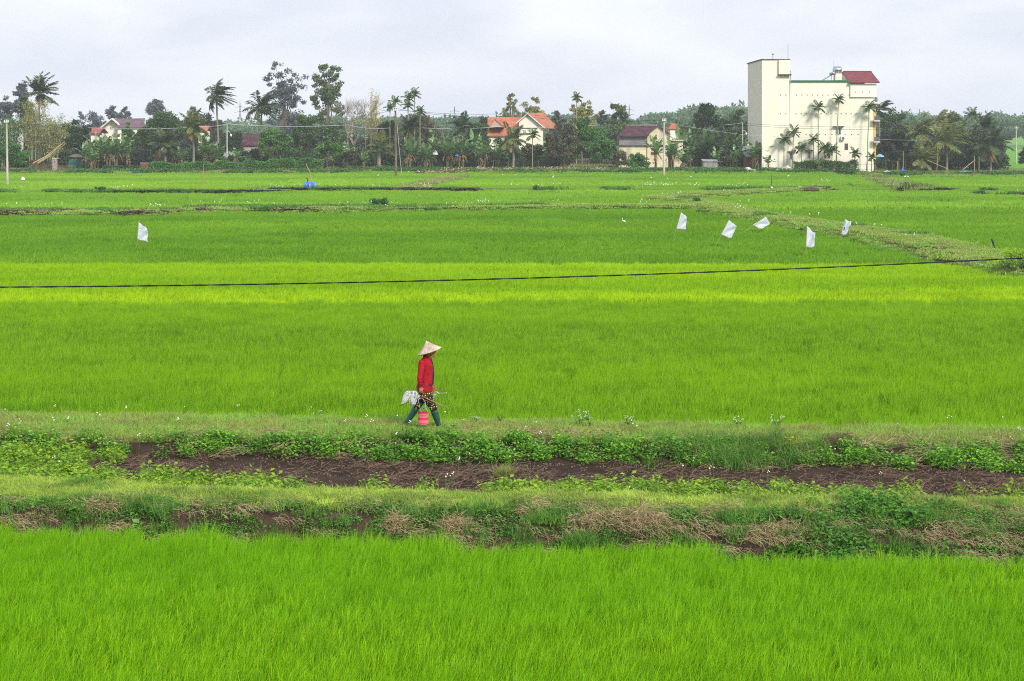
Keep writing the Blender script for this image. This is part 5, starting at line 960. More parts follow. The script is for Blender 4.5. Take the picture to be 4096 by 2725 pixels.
tarp('crumpled white sheet on the ground left of the tower foot', 2995, 676, .95, .75, 228.6, TARPW, 1); tarp('pale heap of sacks at the base of the lit tower', 3150, 676, 1.1, .85, 229, surf('old_sacks', s(214, 208, 192), s(172, 164, 150), bump=.4), 2, name='sack_heap', cat='sacks'); tarp('small grey sheet leaning between the banana and the sacks', 3112, 684, .5, .5, 228.4, TARPW, 3)
tarp('white plastic sheet hanging among the central bananas', 1742, 598, .3, .7, 241, TARPW, 4, z0=2.0); tarp('white and blue plastic heap behind the central bananas', 1812, 602, .6, .4, 243, TARPW, 5, z0=2.3); tarp('bright blue tarpaulin corner between the central bananas', 1828, 612, .28, .4, 241, TARPB, 6, z0=1.9); tarp('turquoise net lying at the field edge under the right palms', 3862, 680, .9, .25, 229, NETG, 7, name='net', cat='net'); tarp('blue bundle by the pale post right of the building', 3612, 674, .35, .5, 229.5, TARPB, 8, name='bundle', cat='bundle'); tarp('dull white sack by the path end right of the building', 3548, 682, .45, .3, 228.2, TARPW, 9, name='sack', cat='sack')
tarp('white sheet draped on the shed left of the tower', 2990, 590, .9, .9, 238, TARPW, 10, z0=2.6)
Yu = 234; h = thing('parasol', 'light blue parasol beside the right corner of the tall building', 'parasol', (*W(3519, 660, Yu)[:2], 0)); m = MB(); zt_ = CH-(616-HZ)/F*Yu; m.loft([[(r0*math.cos(j*math.pi/4), r0*math.sin(j*math.pi/4), z) for j in range(8)] for r0, z in ((.62, zt_-.42), (.56, zt_-.24), (.03, zt_))], cap=False); o = m.build('canopy', surf('parasol_fabric', s(88, 160, 200), s(150, 190, 210), scale=2), h); o.modifiers.new('thickness', 'SOLIDIFY').thickness = .015; m = MB(); m.tube([(0, 0, -.1), (0, 0, zt_)], .025, 6); m.build('pole', DARKM, h)
for x_, yt_, yb_, Yp, lb in [(3752, 610, 681, 231, 'tall pale stake at the field edge under the right palms'), (3898, 625, 680, 231, 'thin stake under the last right palm'), (3613, 605, 680, 233, 'dark stake left of the right palm group'), (3591, 644, 684, 229, 'white-topped pale post at the end of the weedy strip'), (2587, 600, 668, 234, 'rusty stake in front of the cream house corner'), (3916, 625, 676, 232, 'leaning stick right of the turquoise net')]:
    a, b = W(x_, yt_, Yp), W(x_+(-5 if 'tall' in lb else 0), yb_, Yp); t = thing('stake', lb, 'stake', (b[0], Yp, 0)); m = MB(); m.tube([(0, 0, -.1), (a[0]-b[0], 0, a[2])], .06 if 'post' in lb or 'rusty' in lb else .045, 6); m.build('shaft', BAMB if 'rusty' not in lb else BRICK, t)
for k, (a, b) in enumerate([((150, 652, 240), (258, 566, 242)), ((130, 655, 240), (240, 580, 243)), ((150, 655, 241), (265, 572, 243))]):
    A, B = Vector(W(*a)), Vector(W(*b)); t = thing('leaning_bamboo', ['longest bare bamboo culm leaning out of the left thicket', 'upper thin greenish culm leaning out of the left thicket', 'curved bare culm leaning out of the left thicket, lowest'][k], 'bamboo', (A.x, A.y, A.z)); m = MB(); d = B-A; m.tube([(0, 0, 0), d*.5+Vector((0, 0, -.25)), d], [.09, .07, .03], 6); m.build('culm', BAMB, t)
for (a, b, lb) in [((3706, 640, 234), (3790, 676, 233), 'driftwood pole slanting down right under the right palms'), ((3900, 640, 235), (3850, 680, 233), 'driftwood pole slanting down left above the turquoise net')]:
    A, B = Vector(W(*a)), Vector(W(*b)); t = thing('fallen_pole', lb, 'pole', tuple(B)); m = MB(); m.tube([(0, 0, 0), A-B], .05, 5); m.build('shaft', BAMB, t)

# ---------------------------------------------------------------- utility poles and wires
def pole(label, x, yt, yb, Y, r0=.17, mat=CONC, arm=None, lamp=False, xt=None, base=None):
    b = W(x, yb, Y); H = CH-(yt-HZ)/F*Y; t = thing('utility_pole', label, 'utility pole', (b[0], Y, 0)); dx = W(xt or x, yt, Y)[0]-b[0]; m = MB(); m.tube([(0, 0, -.5), (dx*.5, 0, H*.5), (dx, 0, H)], [r0, r0*.85, r0*.65], 10); m.build('shaft', mat, t)
    if arm: m = MB(); m.box(dx-arm, dx+arm, -.06-r0, -r0+.02, H-.35, H-.27); m.build('crossarm', DARKM if arm > .5 else TRIM, t)
    for k in (-1, 0, 1):
        if arm: m = MB(); m.tube([(dx+k*arm*.85, -r0, H-.27), (dx+k*arm*.85, -r0, H-.05)], [.07, .05], 8); m.build('insulator', TRIM, t)
    if lamp: m = MB(); m.tube([(dx, 0, H-1.2), (dx+.35, 0, H-1.25), (dx+.55, 0, H-1.6)], .03, 5); m.ell((dx+.58, 0, H-1.75), (.16, .16, .22)); m.build('lamp', TRIM, t)
    return t
pole('white concrete utility pole at the far left edge', 30, 478, 725, 188, r0=.13, arm=.25, xt=26)
pole('brown wooden utility pole with a crossbox left of centre', 1584, 432, 699, 216, r0=.16, mat=WOOD, arm=.34, xt=1582)
pole('pale concrete utility pole in front of the cream house', 2656, 474, 697, 218.6, r0=.16, arm=.25)
pole('thin concrete pole behind the yellowing bananas', 908, 494, 650, 250, r0=.12, lamp=True)
pole('thin concrete pole behind the bare tree', 1391, 498, 600, 256, r0=.12, lamp=True)
pole('short concrete pole left of the tall building', 2970, 490, 540, 262, r0=.12, lamp=True)
pole('distant pole in front of the forest at the right edge', 4065, 506, 604, 300, r0=.12, arm=.3)
def wire(label, P, r=.02, mat=None, sag=.3, name='overhead_wire'):
    pts = []
    for i in range(len(P)-1):
        a, b = Vector(P[i]), Vector(P[i+1]); n = 14
        for k in range(n+(i == len(P)-2)): u = k/n; pts.append(a.lerp(b, u)-Vector((0, 0, sag*4*u*(1-u))))
    c = pts[0].copy(); m = MB(); m.tube([p-c for p in pts], r, 5); o = m.build(name, mat or DARKM, loc=tuple(c)); return tag(o, label, 'wire')
LW = surf('light_cable', s(196, 200, 208), rough=.6)
wire('pale cable joining the thin poles across the village, left span', [W(310, 508, 250), W(545, 516, 250), W(830, 506, 250), W(908, 496, 250)], .03, LW, .1)
wire('pale cable from the thin grey pole past the bare tree to the wooden pole', [W(908, 496, 250), W(1391, 500, 254), W(1560, 512, 252)], .03, LW, .3)
wire('pale cable running right behind the palms', [W(1690, 512, 254), W(1990, 508, 256), W(2400, 500, 260)], .028, LW, .2)
wire('dark wire leaving the white pole at the left edge', [W(-60, 489, 188), W(26, 486, 188), W(300, 490, 250)], .022, None, .4)
wire('upper thin wire descending right from the wooden pole', [W(1360, 462, 300), W(1582, 434, 216), W(2080, 462, 240), W(2656, 478, 218.6)], .02, None, .6)
wire('lower thin wire descending right from the wooden pole', [W(1500, 430, 260), W(1582, 440, 216), W(2060, 454, 240), W(2656, 482, 218.6)], .02, None, .3)
wire('upper wire crossing in front of the tall building', [W(2656, 476, 218.6), W(2990, 495, 224), W(3490, 508, 224), W(4065, 512, 300)], .018, None, .15)
wire('middle wire crossing in front of the tall building', [W(2656, 480, 218.6), W(2990, 502, 224), W(3490, 519, 224), W(4065, 516, 300)], .018, None, .15)
wire('lowest wire crossing in front of the tall building', [W(2656, 490, 218.6), W(2990, 541, 224), W(3490, 555, 224), W(3700, 560, 226)], .012, LW, .1)
wire('guy wire slanting down from the wooden pole', [W(1588, 500, 216), W(1606, 692, 214)], .02, LW, 0)
wire('pale cable from the short pole behind the bananas', [W(2905, 500, 262), W(2970, 492, 262)], .03, LW, .0)
# near twisted cable
A, B = Vector(W(-260, 1150, 12.0)), Vector(W(4360, 1018, 12.6)); m = MB(); n_ = 420
for ph in (0, math.pi):
    pts = []
    for k in range(n_+1):
        u = k/n_; p = A.lerp(B, u)-Vector((0, 0, .055*4*u*(1-u))); a = u*150+ph; pts.append(p-A+Vector((0, math.cos(a)*.0027, math.sin(a)*.0027)))
    m.tube(pts, .0032, 5)
tag(m.build('overhead_cable', surf('black_rubber', s(24, 24, 24), rough=.6), loc=tuple(A)), 'black twisted cable sagging across the yellow-green rice, near the viewer', 'cable')
# far pylons
for x_, yt_, Y_, lb in [(960, 406, 730, 'faint lattice pylon on the horizon left of the full coconut palm'), (1818, 426, 735, 'faint lattice pylon on the horizon right of the areca palms'), (2517, 420, 740, 'faint lattice pylon on the horizon behind the grey-green tree'), (3678, 436, 745, 'faint lattice pylon on the horizon above the right forest')]:
    b = W(x_, HZ, Y_); H = CH-(yt_-HZ)/F*Y_; t = thing('pylon', lb, 'pylon', (b[0], Y_, 0)); m = MB(); w = 1.3
    for sx in (-1, 1): m.tube([(sx*w, 0, 0), (sx*.25, 0, H*.72), (0, 0, H)], .1, 4)
    for k in range(7): z0_, z1_ = H*k*.1, H*(k+1)*.1; wa, wb = w-(w-.25)*k/7, w-(w-.25)*(k+1)/7; m.tube([(-wa, 0, z0_), (wb, 0, z1_)], .05, 3); m.tube([(wa, 0, z0_), (-wb, 0, z1_)], .05, 3)
    m.build('tower', DARKM, t); m = MB()
    for k, q in ((.74, 2.4), (.86, 2)): m.tube([(-q, 0, H*k), (0, 0, H*k+.4), (q, 0, H*k)], .08, 3)
    m.build('crossarms', DARKM, t)
# ---------------------------------------------------------------- barrel, birds, bags and flags in the fields
Yb_ = 164.0; c = W(1239, 742, Yb_); t = thing('barrel', 'blue plastic barrel lying on its side at the farthest ditch', 'barrel', (c[0], Yb_, c[2]-M(15, Yb_))); r_ = M(14.5, Yb_); w_ = M(21, Yb_); BL = surf('blue_plastic', s(38, 112, 214), s(30, 92, 190), rough=.35, spec=.5)
m = MB(); m.loft([[(x*w_, r_*k*math.cos(j*math.pi/10), r_+r_*k*math.sin(j*math.pi/10)) for j in range(20)] for x, k in ((-1, .9), (-.97, 1), (-.45, 1), (-.42, 1.04), (-.36, 1.0), (.36, 1), (.42, 1.04), (.45, 1), (.97, 1), (1, .9))]); m.build('drum', BL, t, smooth=False)
m = MB(); m.tube([(w_+.0, 0, r_), (w_+.03, 0, r_)], r_*.86, 16); m.build('lid', surf('pale_lid', s(150, 180, 220)), t); m = MB(); m.loft([[(x, (r_*1.05)*math.cos(j*math.pi/10), r_+r_*1.05*math.sin(j*math.pi/10)) for j in range(20)] for x in (.0, .035)]); m.build('strap', TRIM, t)
for a, b, lb in [((1250, 727), (1224, 657), 'long crooked bamboo pole standing up from the blue barrel'), ((1242, 758), (1237, 729), 'short pale stick in front of the blue barrel'), ((1230, 728), (1226, 712), 'short dark stick behind the blue barrel')]:
    A, B = Vector(W(*a, Yb_-.6 if 'front' in lb else Yb_+.5)), Vector(W(*b, Yb_-.6 if 'front' in lb else Yb_+.5)); t = thing('stick', lb, 'stick', (A.x, A.y, A.z)); m = MB(); d = B-A; m.tube([(0, 0, -.5 if 'long' in lb else -.1), d*.5+Vector((.08, 0, 0)), d], [.055, .05, .04], 6); m.build('shaft', DARKM if 'dark' in lb else BAMB, t)
t = thing('mud_mound', 'dark flat mud mound under the blue barrel', 'mound', (*W(1222, 760, Yb_-.3)[:2], 0.0)); m = MB(); m.ell((0, 0, 0), (1.7, .7, .14), 14, 6); m.build('mud', surf('dark_mud', s(74, 56, 46), s(52, 40, 34)), t)
t = thing('mud_mound', 'dark heap of earth at the end of the diagonal bund near the farthest ditch', 'mound', (*W(3240, 762, 160)[:2], .0)); m = MB(); m.ell((0, 0, 0), (.9, .6, .28), 12, 6); m.ell((-.7, 0, 0), (.5, .4, .2), 10, 5); m.build('mud', surf('dark_mud_two', s(84, 66, 56), s(60, 46, 40)), t)
for x_, yt_, yb_, lb in [(813, 655, 753, 'thin bare stick standing on the farthest bund below the front palm'), (3085, 697, 748, 'thin twig standing at the tip of the diagonal bund')]:
    Y_ = GY(yb_); a = W(x_, yt_, Y_); t = thing('stick', lb, 'stick', (a[0], Y_, 0)); m = MB(); m.tube([(0, 0, -.2), (.04, 0, a[2]*.5), (0, 0, a[2])], [.035, .03, .015], 5); m.build('shaft', BAMB if x_ < 2000 else DARKM, t)
WH = surf('white_plastic_bag', s(238, 238, 240), s(214, 216, 222), scale=6, rough=.5, bump=.3)
def bag(label, x, y, w, h, z=0.0):
    Y = GY(y, z); t = thing('plastic_bag', label, 'plastic bag', ((x-CX)/F*Y, Y, z)); m = MB(); W_, H_ = M(w/2, Y), M(h, Y); r = random.Random(int(x)); rings = []
    for k, zz in ((.5, -.05), (1, .15), (.95, .5), (.6, .85), (.2, 1.0)): rings.append([(W_*k*math.cos(j*.628)*r.uniform(.8, 1.15), W_*.6*k*math.sin(j*.628)*r.uniform(.8, 1.15), H_*zz*r.uniform(.9, 1.1)) for j in range(10)])
    m.loft(rings); m.build('sheet', WH, t); m = MB(); m.tube([(-W_*.3, 0, H_*.9), (-W_*.5, 0, H_*1.15), (-W_*.2, 0, H_*1.25)], .02, 4); m.build('knot', WH, t); return t
bag('large white bag in the rice near the white pole', 92, 721, 17, 11, .05); bag('white bag hanging at the tip of the diagonal bund', 3088, 760, 12, 12); bag('long flat white bag on the far bund right of the twig', 3200, 752, 26, 6); bag('small white bag where the diagonal bund starts', 2716, 800, 10, 8); bag('flat white sheet on the diagonal bund', 2912, 845, 26, 4); bag('white scrap by the blue printed flag', 3352, 903, 10, 8); bag('tiny white scrap right of the blue printed flag', 3425, 896, 7, 6)
FEA = surf('white_feathers', s(244, 243, 238), s(228, 226, 220), rough=.7); BEAK = surf('yellow_beak', s(206, 160, 60)); LEGM = surf('black_legs', s(40, 40, 38))
def egret(label, x, y, hpx, face=1, z=-.05, erect=True):
    Y = GY(y, z); H = M(hpx, Y); t = thing('egret', label, 'egret', ((x-CX)/F*Y, Y, z-.25), rz=0 if face > 0 else math.pi, group='white egrets feeding in the rice'); k = H/.55; m = MB(); b = .25
    body = [(-.24, 0, .14), (-.16, 0, .19), (-.05, 0, .23), (.06, 0, .27), (.12, 0, .33)]; nk = [(.13, 0, .42), (.10, 0, .50), (.14, 0, .56), (.19, 0, .57)] if erect else [(.20, 0, .34), (.27, 0, .30), (.32, 0, .22), (.36, 0, .18)]
    m.tube([(p[0]*k, 0, p[2]*k+b) for p in body+nk], [.02*k, .06*k, (.085*k), .08*k, .05*k, .028*k, .022*k, .03*k, .012*k], 10); m.build('body', FEA, t, smooth=True)
    e = Vector(nk[-1]); m = MB(); m.tube([(e.x*k, 0, e.z*k+b), ((e.x+.09)*k, 0, (e.z-.02)*k+b)], [.012*k, .004*k], 6); m.build('beak', BEAK, t); m = MB()
    for sy in (-.025, .025): m.tube([(0, sy*k, .2*k+b), (.02*k, sy*k, .08*k+b), (-.01*k, sy*k, -.15)], .008*k, 4)
    m.build('legs', LEGM, t); return t
for e in [('egret standing in the dark green rice left of the first right-hand flag, nearest of all', 2494, 893, 20, -1, -.05, True), ('egret between the barrel and the wooden pole', 1513, 706, 11, 1), ('egret at the far end of the pale path, left of a pair', 1668, 689, 8, 1), ('egret at the far end of the pale path, right of a pair', 1676, 690, 9, -1),
          ('leftmost of two tiny egrets below the orange roof', 2010, 702, 6, 1), ('second of two tiny egrets below the orange roof', 2062, 702, 5, 1), ('egret alone below the huge bush', 2212, 714, 12, 1), ('tiny egret left of the concrete pole foot', 2605, 715, 8, 1), ('tiny egret right below the concrete pole foot', 2671, 718, 7, -1),
          ('egret in the rice below the bananas left of the tower', 2763, 712, 9, 1, -.05, False), ('egret in the rice below the lit tower foot', 3153, 709, 10, 1, -.05, False), ('egret left of the weedy strip', 3577, 724, 12, 1), ('left egret of the pair on the weedy strip', 3621, 711, 11, 1), ('right egret of the pair on the weedy strip', 3631, 711, 11, -1), ('egret lower on the weedy strip', 3606, 737, 8, -1), ('small egret right of the pale path head', 1634, 690, 6, 1)]: egret(*e)
# flags of white plastic sheet on canes
PLA = surf('translucent_plastic', s(232, 236, 242), s(214, 222, 232), scale=5, rough=.35, spec=.5, alpha=.93, trans=.35, bump=.5, bscale=12)
def flag(label, top, base, poly, Y=None, blue=None, seed=0):
    """poly: outline tl, tr, br, bl of the sheet in photo px; base: foot of the cane"""
    Y = Y or GY(base[1]+8, -.1); O = Vector(W(*base, Y)); O.z = -.35; t = thing('plastic_flag', label, 'flag', tuple(O), group='white plastic scarecrow flags in the rice'); m = MB(); tp = Vector(W(*top, Y))-O; b = Vector(W(*base, Y))-O
    d = (tp-b).normalized(); m.tube([b-d*.35, (b+tp)/2, tp], [.014, .012, .009], 6); m.build('cane', BAMB, t); q = random.Random(seed)
    P = [Vector(W(*p, Y))-O for p in poly]; n = 14; rings = []
    for i in range(n+1):
        u = i/n; row = []
        for j in range(n+1):
            v = j/n; p = P[0].lerp(P[1], v).lerp(P[3].lerp(P[2], v), u); w = v*(1-.2*u)
            p = p+Vector((.02*math.sin(v*7+seed)*w*math.sin(u*6), .10*w*math.sin(v*5+u*3+seed)+.04*math.sin(u*11+v*9+seed)*w, .03*math.sin(v*9+u*2+seed)*w-.02*math.sin(v*3.14))); row.append(p)
        rings.append(row)
    m = MB(); m.loft(rings, cap=False, close=False); o = m.build('sheet', PLA, t, smooth=True); o.modifiers.new('thickness', 'SOLIDIFY').thickness = .003
    if blue:
        for nm, pts, mt in blue:
            v = [Vector(W(*p, Y))-O+Vector((0, -.17, 0)) for p in pts]; m = MB(); m.add([*v, *[x+Vector((0, .004, 0)) for x in v]], [(0, 1, 2, 3), (7, 6, 5, 4), (0, 4, 5, 1), (1, 5, 6, 2), (2, 6, 7, 3), (3, 7, 4, 0)]); m.build(nm, mt, t)
    return t
FX = lambda x, y: (2500+x/1.477, 660+y/1.477)
flag('white plastic flag standing alone at the left of the dark green field', (555, 886), (547, 980), [(555, 889), (589, 914), (590, 968), (549, 958)], seed=1)
flag('leftmost of the right-hand flags, its sheet bulging right on a leaning cane', FX(332, 278), FX(290, 418), [FX(332, 280), FX(366, 306), FX(359, 381), FX(303, 378)], seed=2)
flag('second of the right-hand flags, square sheet tilted on a slanting cane', FX(614, 323), FX(543, 463), [FX(614, 326), FX(663, 362), FX(626, 433), FX(565, 412)], seed=3)
flag('third of the right-hand flags, low sheet flying flat beside the diagonal bund', FX(832, 305), FX(738, 374), [FX(832, 306), FX(860, 350), FX(806, 379), FX(754, 355)], seed=4)
flag('tall narrow flag hanging straight down, fourth from the left among the right-hand flags', FX(1076, 358), FX(1068, 515), [FX(1076, 360), FX(1124, 405), FX(1116, 488), FX(1067, 484)], seed=5)
flag('rightmost flag with a blue and black print, on the diagonal bund', FX(1301, 320), FX(1272, 428), [FX(1301, 321), FX(1336, 336), FX(1309, 415), FX(1273, 408)], Y=90, seed=6,
     blue=[('blue_print', [FX(1297, 326), FX(1303, 328), FX(1296, 362), FX(1289, 358)], surf('blue_ink', s(120, 170, 215))), ('black_print', [FX(1289, 366), FX(1297, 368), FX(1292, 389), FX(1286, 384)], surf('black_ink', s(52, 58, 70)))])
t = thing('stake', 'dark strip of cloth tied on a short stake at the right end of the bund', 'stake', (*W(3966, 1008, GY(1012, -.1))[:2], -.3)); o = t.location; m = MB(); tp = Vector(W(3965, 955, o.y))-o; m.tube([(0, 0, 0), tp], .015, 5); m.build('shaft', BAMB, t); m = MB(); m.tube([tp+Vector((.01, 0, 0)), Vector(W(3972, 970, o.y-.02))-o, Vector(W(3979, 993, o.y-.03))-o], [.03, .05, .02], 6); m.build('cloth', surf('navy_cloth', s(40, 48, 66)), t)
L['weed'] = WEED_Y
bush('white-flowered bush at the right end of the diagonal bund', 3985, 4180, 992, 68, 'weed', n=1900, size=.07, K=30, z0=-.1, name='bush')
bush('small dark green bush beside the bag on the diagonal bund', 2762, 2800, 786, 131, 'vine', n=420, size=.12, K=12, z0=0)
bush('dark leafy weed clump on the far bund left of centre', 1460, 1580, 792, 123.5, 'vine', n=1500, size=.13, K=20, z0=0, depth=.25)
bush('low weed clump on the farthest bund below the big bush', 2120, 2170, 744, 162, 'vine', n=420, size=.14, K=12, z0=0)
bush('weed clump with pale flowers on the farthest bund at the left', 370, 436, 749, 162, 'green', n=700, size=.14, K=14, z0=0)
bush('grassy hummock on the weedy strip near the ditch', 3600, 3660, 728, 166, 'green', n=700, size=.14, K=14, z0=0)

# ---------------------------------------------------------------- single plants near the path
def stemplant(label, x, y, hpx, n=6, flowers=3, leafm_=None, spread=.12, name='flowering_weed', Y=None, L_=.06, pet=True, z=None):
    Y = Y or GY(y); X0 = (x-CX)/F*Y; z = float(gz(X0, Y)) if z is None else z; H = M(hpx, Y); t = thing(name, label, 'plant', (X0, Y, z)); r = random.Random(int(x+y)); sb, fb = MB(), MB(); C, D, N = [], [], []
    for i in range(n):
        top = Vector((r.uniform(-1, 1)*spread, r.uniform(-.5, .5)*spread, H*r.uniform(.6, 1))); sb.tube([(r.uniform(-.02, .02), 0, 0), top*.5+Vector((0, 0, .02)), top], [.005, .004, .002], 4)
        for k in range(7): u = r.uniform(.15, .9); C.append(top*u); a = r.uniform(0, 6.28); D.append((math.cos(a), math.sin(a), r.uniform(-.3, .4))); N.append((r.gauss(0, .4), r.gauss(0, .4)-.2, 1))
        for k in range(flowers):
            c_ = top+Vector((r.uniform(-.03, .03), -.01, r.uniform(-.03, .02)))
            for j in range(5): a = j*1.257; fb.add([c_, c_+Vector((math.cos(a+.4)*.006, -.004, math.sin(a+.4)*.006)), c_+Vector((math.cos(a)*.010, 0, math.sin(a)*.010)), c_+Vector((math.cos(a-.4)*.006, -.004, math.sin(a-.4)*.006))], [(0, 1, 2, 3)])
    k = len(C); l = np.array([r.uniform(.6, 1.2)*L_ for _ in range(k)]); V, Q, tt, _ = leaves(np.array(C), unit(np.array(D)), unit(np.array(N)), l, l*.55, np.array([r.random() for _ in range(k)])); sb.add(V, Q, tint=tt, m=1).build('foliage', [STEM, leafm_ or WEED_D], t)
    if flowers and pet: fb.build('flowers', PETAL, t)
    return t
for a in [('white-tipped weed standing in the rice edge at the far left', 50, 1656, 66, 7, 2), ('tall white-flowered weed at the rice edge right of the woman', 1900, 1696, 44, 5, 3), ('tallest white-flowered weed at the rice edge, a third from the right', 2318, 1712, 74, 6, 5), ('white-flowered weed close right of the tallest one', 2362, 1712, 72, 5, 5), ('white-flowered weed at the rice edge right of centre', 2512, 1712, 50, 5, 3),
          ('pair-stemmed white weed at the rice edge far right of centre', 2962, 1720, 48, 5, 4), ('white-flowered weed at the rice edge, nearest the dark bank grass', 3110, 1722, 62, 6, 5), ('small white weed at the right part of the rice edge', 3595, 1724, 30, 4, 2), ('slender flowering weed left of the woman at the rice edge', 1275, 1680, 46, 4, 2)]: stemplant(*a)
stemplant('yellowish seed-headed weed on the path right of the woman', 2008, 1700, 56, 8, 0, WEED_Y)
stemplant('tall lone grass stem rising from the ditch left of the middle', 1732, 1925, 150, 3, 0, WEED_D, spread=.03, Y=29.0, name='tall_grass', L_=.12)
stemplant('bright yellow-leaved seedling on the ditch bank right of the dark grass', 3165, 1880, 60, 4, 0, plant('leaf_lemon', s(206, 210, 40), s(226, 222, 70), trans=.4), spread=.08, Y=30.0, L_=.11, name='seedling')
stemplant('large-leaved pale green plant at the rice edge in the left foreground', 568, 2096, 52, 4, 0, plant('leaf_mint', s(96, 160, 70), s(140, 190, 96), trans=.35), spread=.08, Y=24.7, L_=.16, name='broad_leaf_plant')
stemplant('leafy dark seedling left on the foreground slope', 292, 2075, 62, 7, 0, WEED, spread=.13, Y=25.1, L_=.1, name='broad_leaf_plant')
def tussock(label, x, y, w, hpx, Y, mat=None, n=420, name='grass_tussock', lean=(0, -.25), wd=.009):
    X0 = (x-CX)/F*Y; a = M(w, Y); H = M(hpx, Y); t = thing(name, label, 'grass', (X0, Y, float(gz(X0, Y))-.03)); V, Q, tt, _ = blades(n, a*.6, (H*.5, H*1.15), wd, lean, .55, 3, hill=400); MB().add(V, Q, tint=np.clip(tt, 0, 1)).build('blades', mat or GR_DARK, t); return t
tussock('dark green grass tussock drooping over the left foreground bank', 570, 2070, 230, 70, 25.2, n=900); tussock('dark tussock above the front rice right of the middle', 2310, 2140, 150, 95, 24.1, n=700); tussock('dark grass fringe shading the bank edge in the middle', 2100, 2070, 330, 55, 24.8, n=1000)
tussock('green tussock on the near bank at the left', 330, 1960, 200, 45, 26.6, n=600); tussock('spiky blue-green grass clump in the ditch, centre', 2000, 1930, 100, 80, 28.3, n=320, mat=GR_PALE); tussock('dark green weed tuft on the near bank, centre', 1860, 1990, 90, 50, 26.3, n=400)
HAY = plant('bleached_hay', s(150, 132, 98), s(200, 180, 136), trans=.1, nscale=3, amt=.3, rough=.85)
def haymound(label, x, y, w, h, Y, mat=HAY):
    X0 = (x-CX)/F*Y; a, H = M(w/2, Y), M(h, Y); z = float(gz(X0, Y)); t = thing('hay_mound', label, 'hay', (X0, Y, z-.02)); q = np.random.default_rng(int(x)); n = 1500; u = q.uniform(-1, 1, (n, 2)); u = u[np.hypot(u[:, 0], u[:, 1]) < 1]; n = len(u); zz = H*(1-np.hypot(u[:, 0], u[:, 1])**2)*q.uniform(.3, 1, n)
    C = np.stack([u[:, 0]*a, u[:, 1]*a*.5, zz], 1); D = unit(np.stack([q.normal(.2, .6, n), q.normal(-.3, .5, n), q.normal(-.25, .45, n)], 1)); N = unit(q.normal(size=(n, 3))); V, Q, tt, _ = leaves(C, D, N, q.uniform(.08, .26, n), np.full(n, .007), q.uniform(0, 1, n)); MB().add(V, Q, tint=tt).build('straw', mat, t); return t
haymound('tall pale hay mound on the near bank right of centre', 2590, 2150, 190, 110, 24.3); haymound('wide flat hay spread left of the tall hay mound', 2400, 2130, 300, 60, 24.5); haymound('hay tuft hanging over the slope left of centre', 1582, 2120, 90, 70, 24.5); haymound('hay tangle on the slope between centre tufts', 1820, 2130, 150, 60, 24.4); haymound('pale dead grass patch on the left slope edge', 400, 2050, 220, 40, 25.3); haymound('brown hay on the slope at the right under the weeds', 3120, 2140, 330, 60, 24.0)
haymound('brown dead grass mound on the ditch bank between leafy weeds', 3350, 1850, 200, 60, 30.1, ROOT); haymound('pale dry grass patch on the path edge left of centre', 1080, 1800, 160, 45, 30.9)

# ---------------------------------------------------------------- the woman with the conical hat
PY = 31.62; U0, PXM = 545.0, 846.0                # crop column of the body axis, crop px per metre
def u(cx, cy, y=0.0): return Vector(((cx-U0)/PXM, y, (1490-cy)/PXM))
base = Vector((((1560+545/3.92)-CX)/F*PY, PY, float(gz(-2.0, PY))+.01))
PER = thing('person', 'person in a conical straw hat, red jacket and polka-dot trousers striding right along the path', 'person', tuple(base))
SKIN = surf('skin', s(176, 118, 92), s(150, 96, 74), scale=6, rough=.6, spec=.35); RED = surf('red_jacket', s(176, 4, 34), s(124, 3, 22), scale=7, rough=.75, bump=.35, bscale=16); BOOT = surf('green_rubber_boot', s(28, 74, 66), s(20, 56, 50), scale=5, rough=.35, spec=.5)
HAT = surf('palm_leaf_hat', s(216, 198, 178), s(160, 144, 126), scale=9, rough=.8, stretch=(1, 1, .4), bump=.4); DARKC = surf('dark_print', s(34, 34, 46), s(120, 120, 130), scale=60, rough=.8, thr=(.6, .64))
def vox(o, v, sm=3):
    q = o.modifiers.new('skin', 'REMESH'); q.mode = 'VOXEL'; q.voxel_size = v; q.use_smooth_shade = True
    if sm: q = o.modifiers.new('soften', 'SMOOTH'); q.iterations = sm; q.factor = .5
    return o
def section(mb, pts, k=14):
    """pts: (centre, half depth along X, half width along Y)"""
    mb.loft([[c+Vector((rx*math.cos(a), ry*math.sin(a), 0)) for a in [2*math.pi*j/k for j in range(k)]] for c, rx, ry in pts])
SH_R, EL_R, WR_R = u(520, 425, -.17), u(478, 675, -.235), u(487, 805, -.225)
SH_L, EL_L, WR_L = u(560, 425, .17), u(575, 670, .23), u(640, 820, .20)
HIP_R, KN_R, AN_R, TO_R = u(565, 930, -.085), u(690, 1165, -.09), u(765, 1425, -.085), u(850, 1478, -.09)
HIP_L, KN_L, AN_L, TO_L = u(545, 930, .085), u(425, 1150, .085), u(255, 1400, .08), u(318, 1462, .08)
HD = u(628, 262)
b = MB()
b.ell(HD+Vector((0, 0, .02)), (.088, .072, .098), 16, 12); b.ell(HD+Vector((.045, 0, -.055)), (.05, .052, .055), 12, 8)      # skull, jaw
b.tube([HD+Vector((.083, 0, .02)), HD+Vector((.104, 0, -.022)), HD+Vector((.09, 0, -.034))], [.008, .014, .009], 8)             # nose
b.tube([HD+Vector((.088, -.018, -.062)), HD+Vector((.094, 0, -.06)), HD+Vector((.088, .018, -.062))], .007, 6)                    # mouth
b.ell(HD+Vector((.078, 0, -.095)), (.022, .02, .016), 8, 6)                                                                          # chin
for sy in (-1, 1): b.ell(HD+Vector((-.005, sy*.072, -.012)), (.018, .01, .03), 8, 6)                                              # ears
b.tube([u(560, 400), u(590, 350), HD+Vector((0, 0, -.03))], [.06, .05, .05], 10)
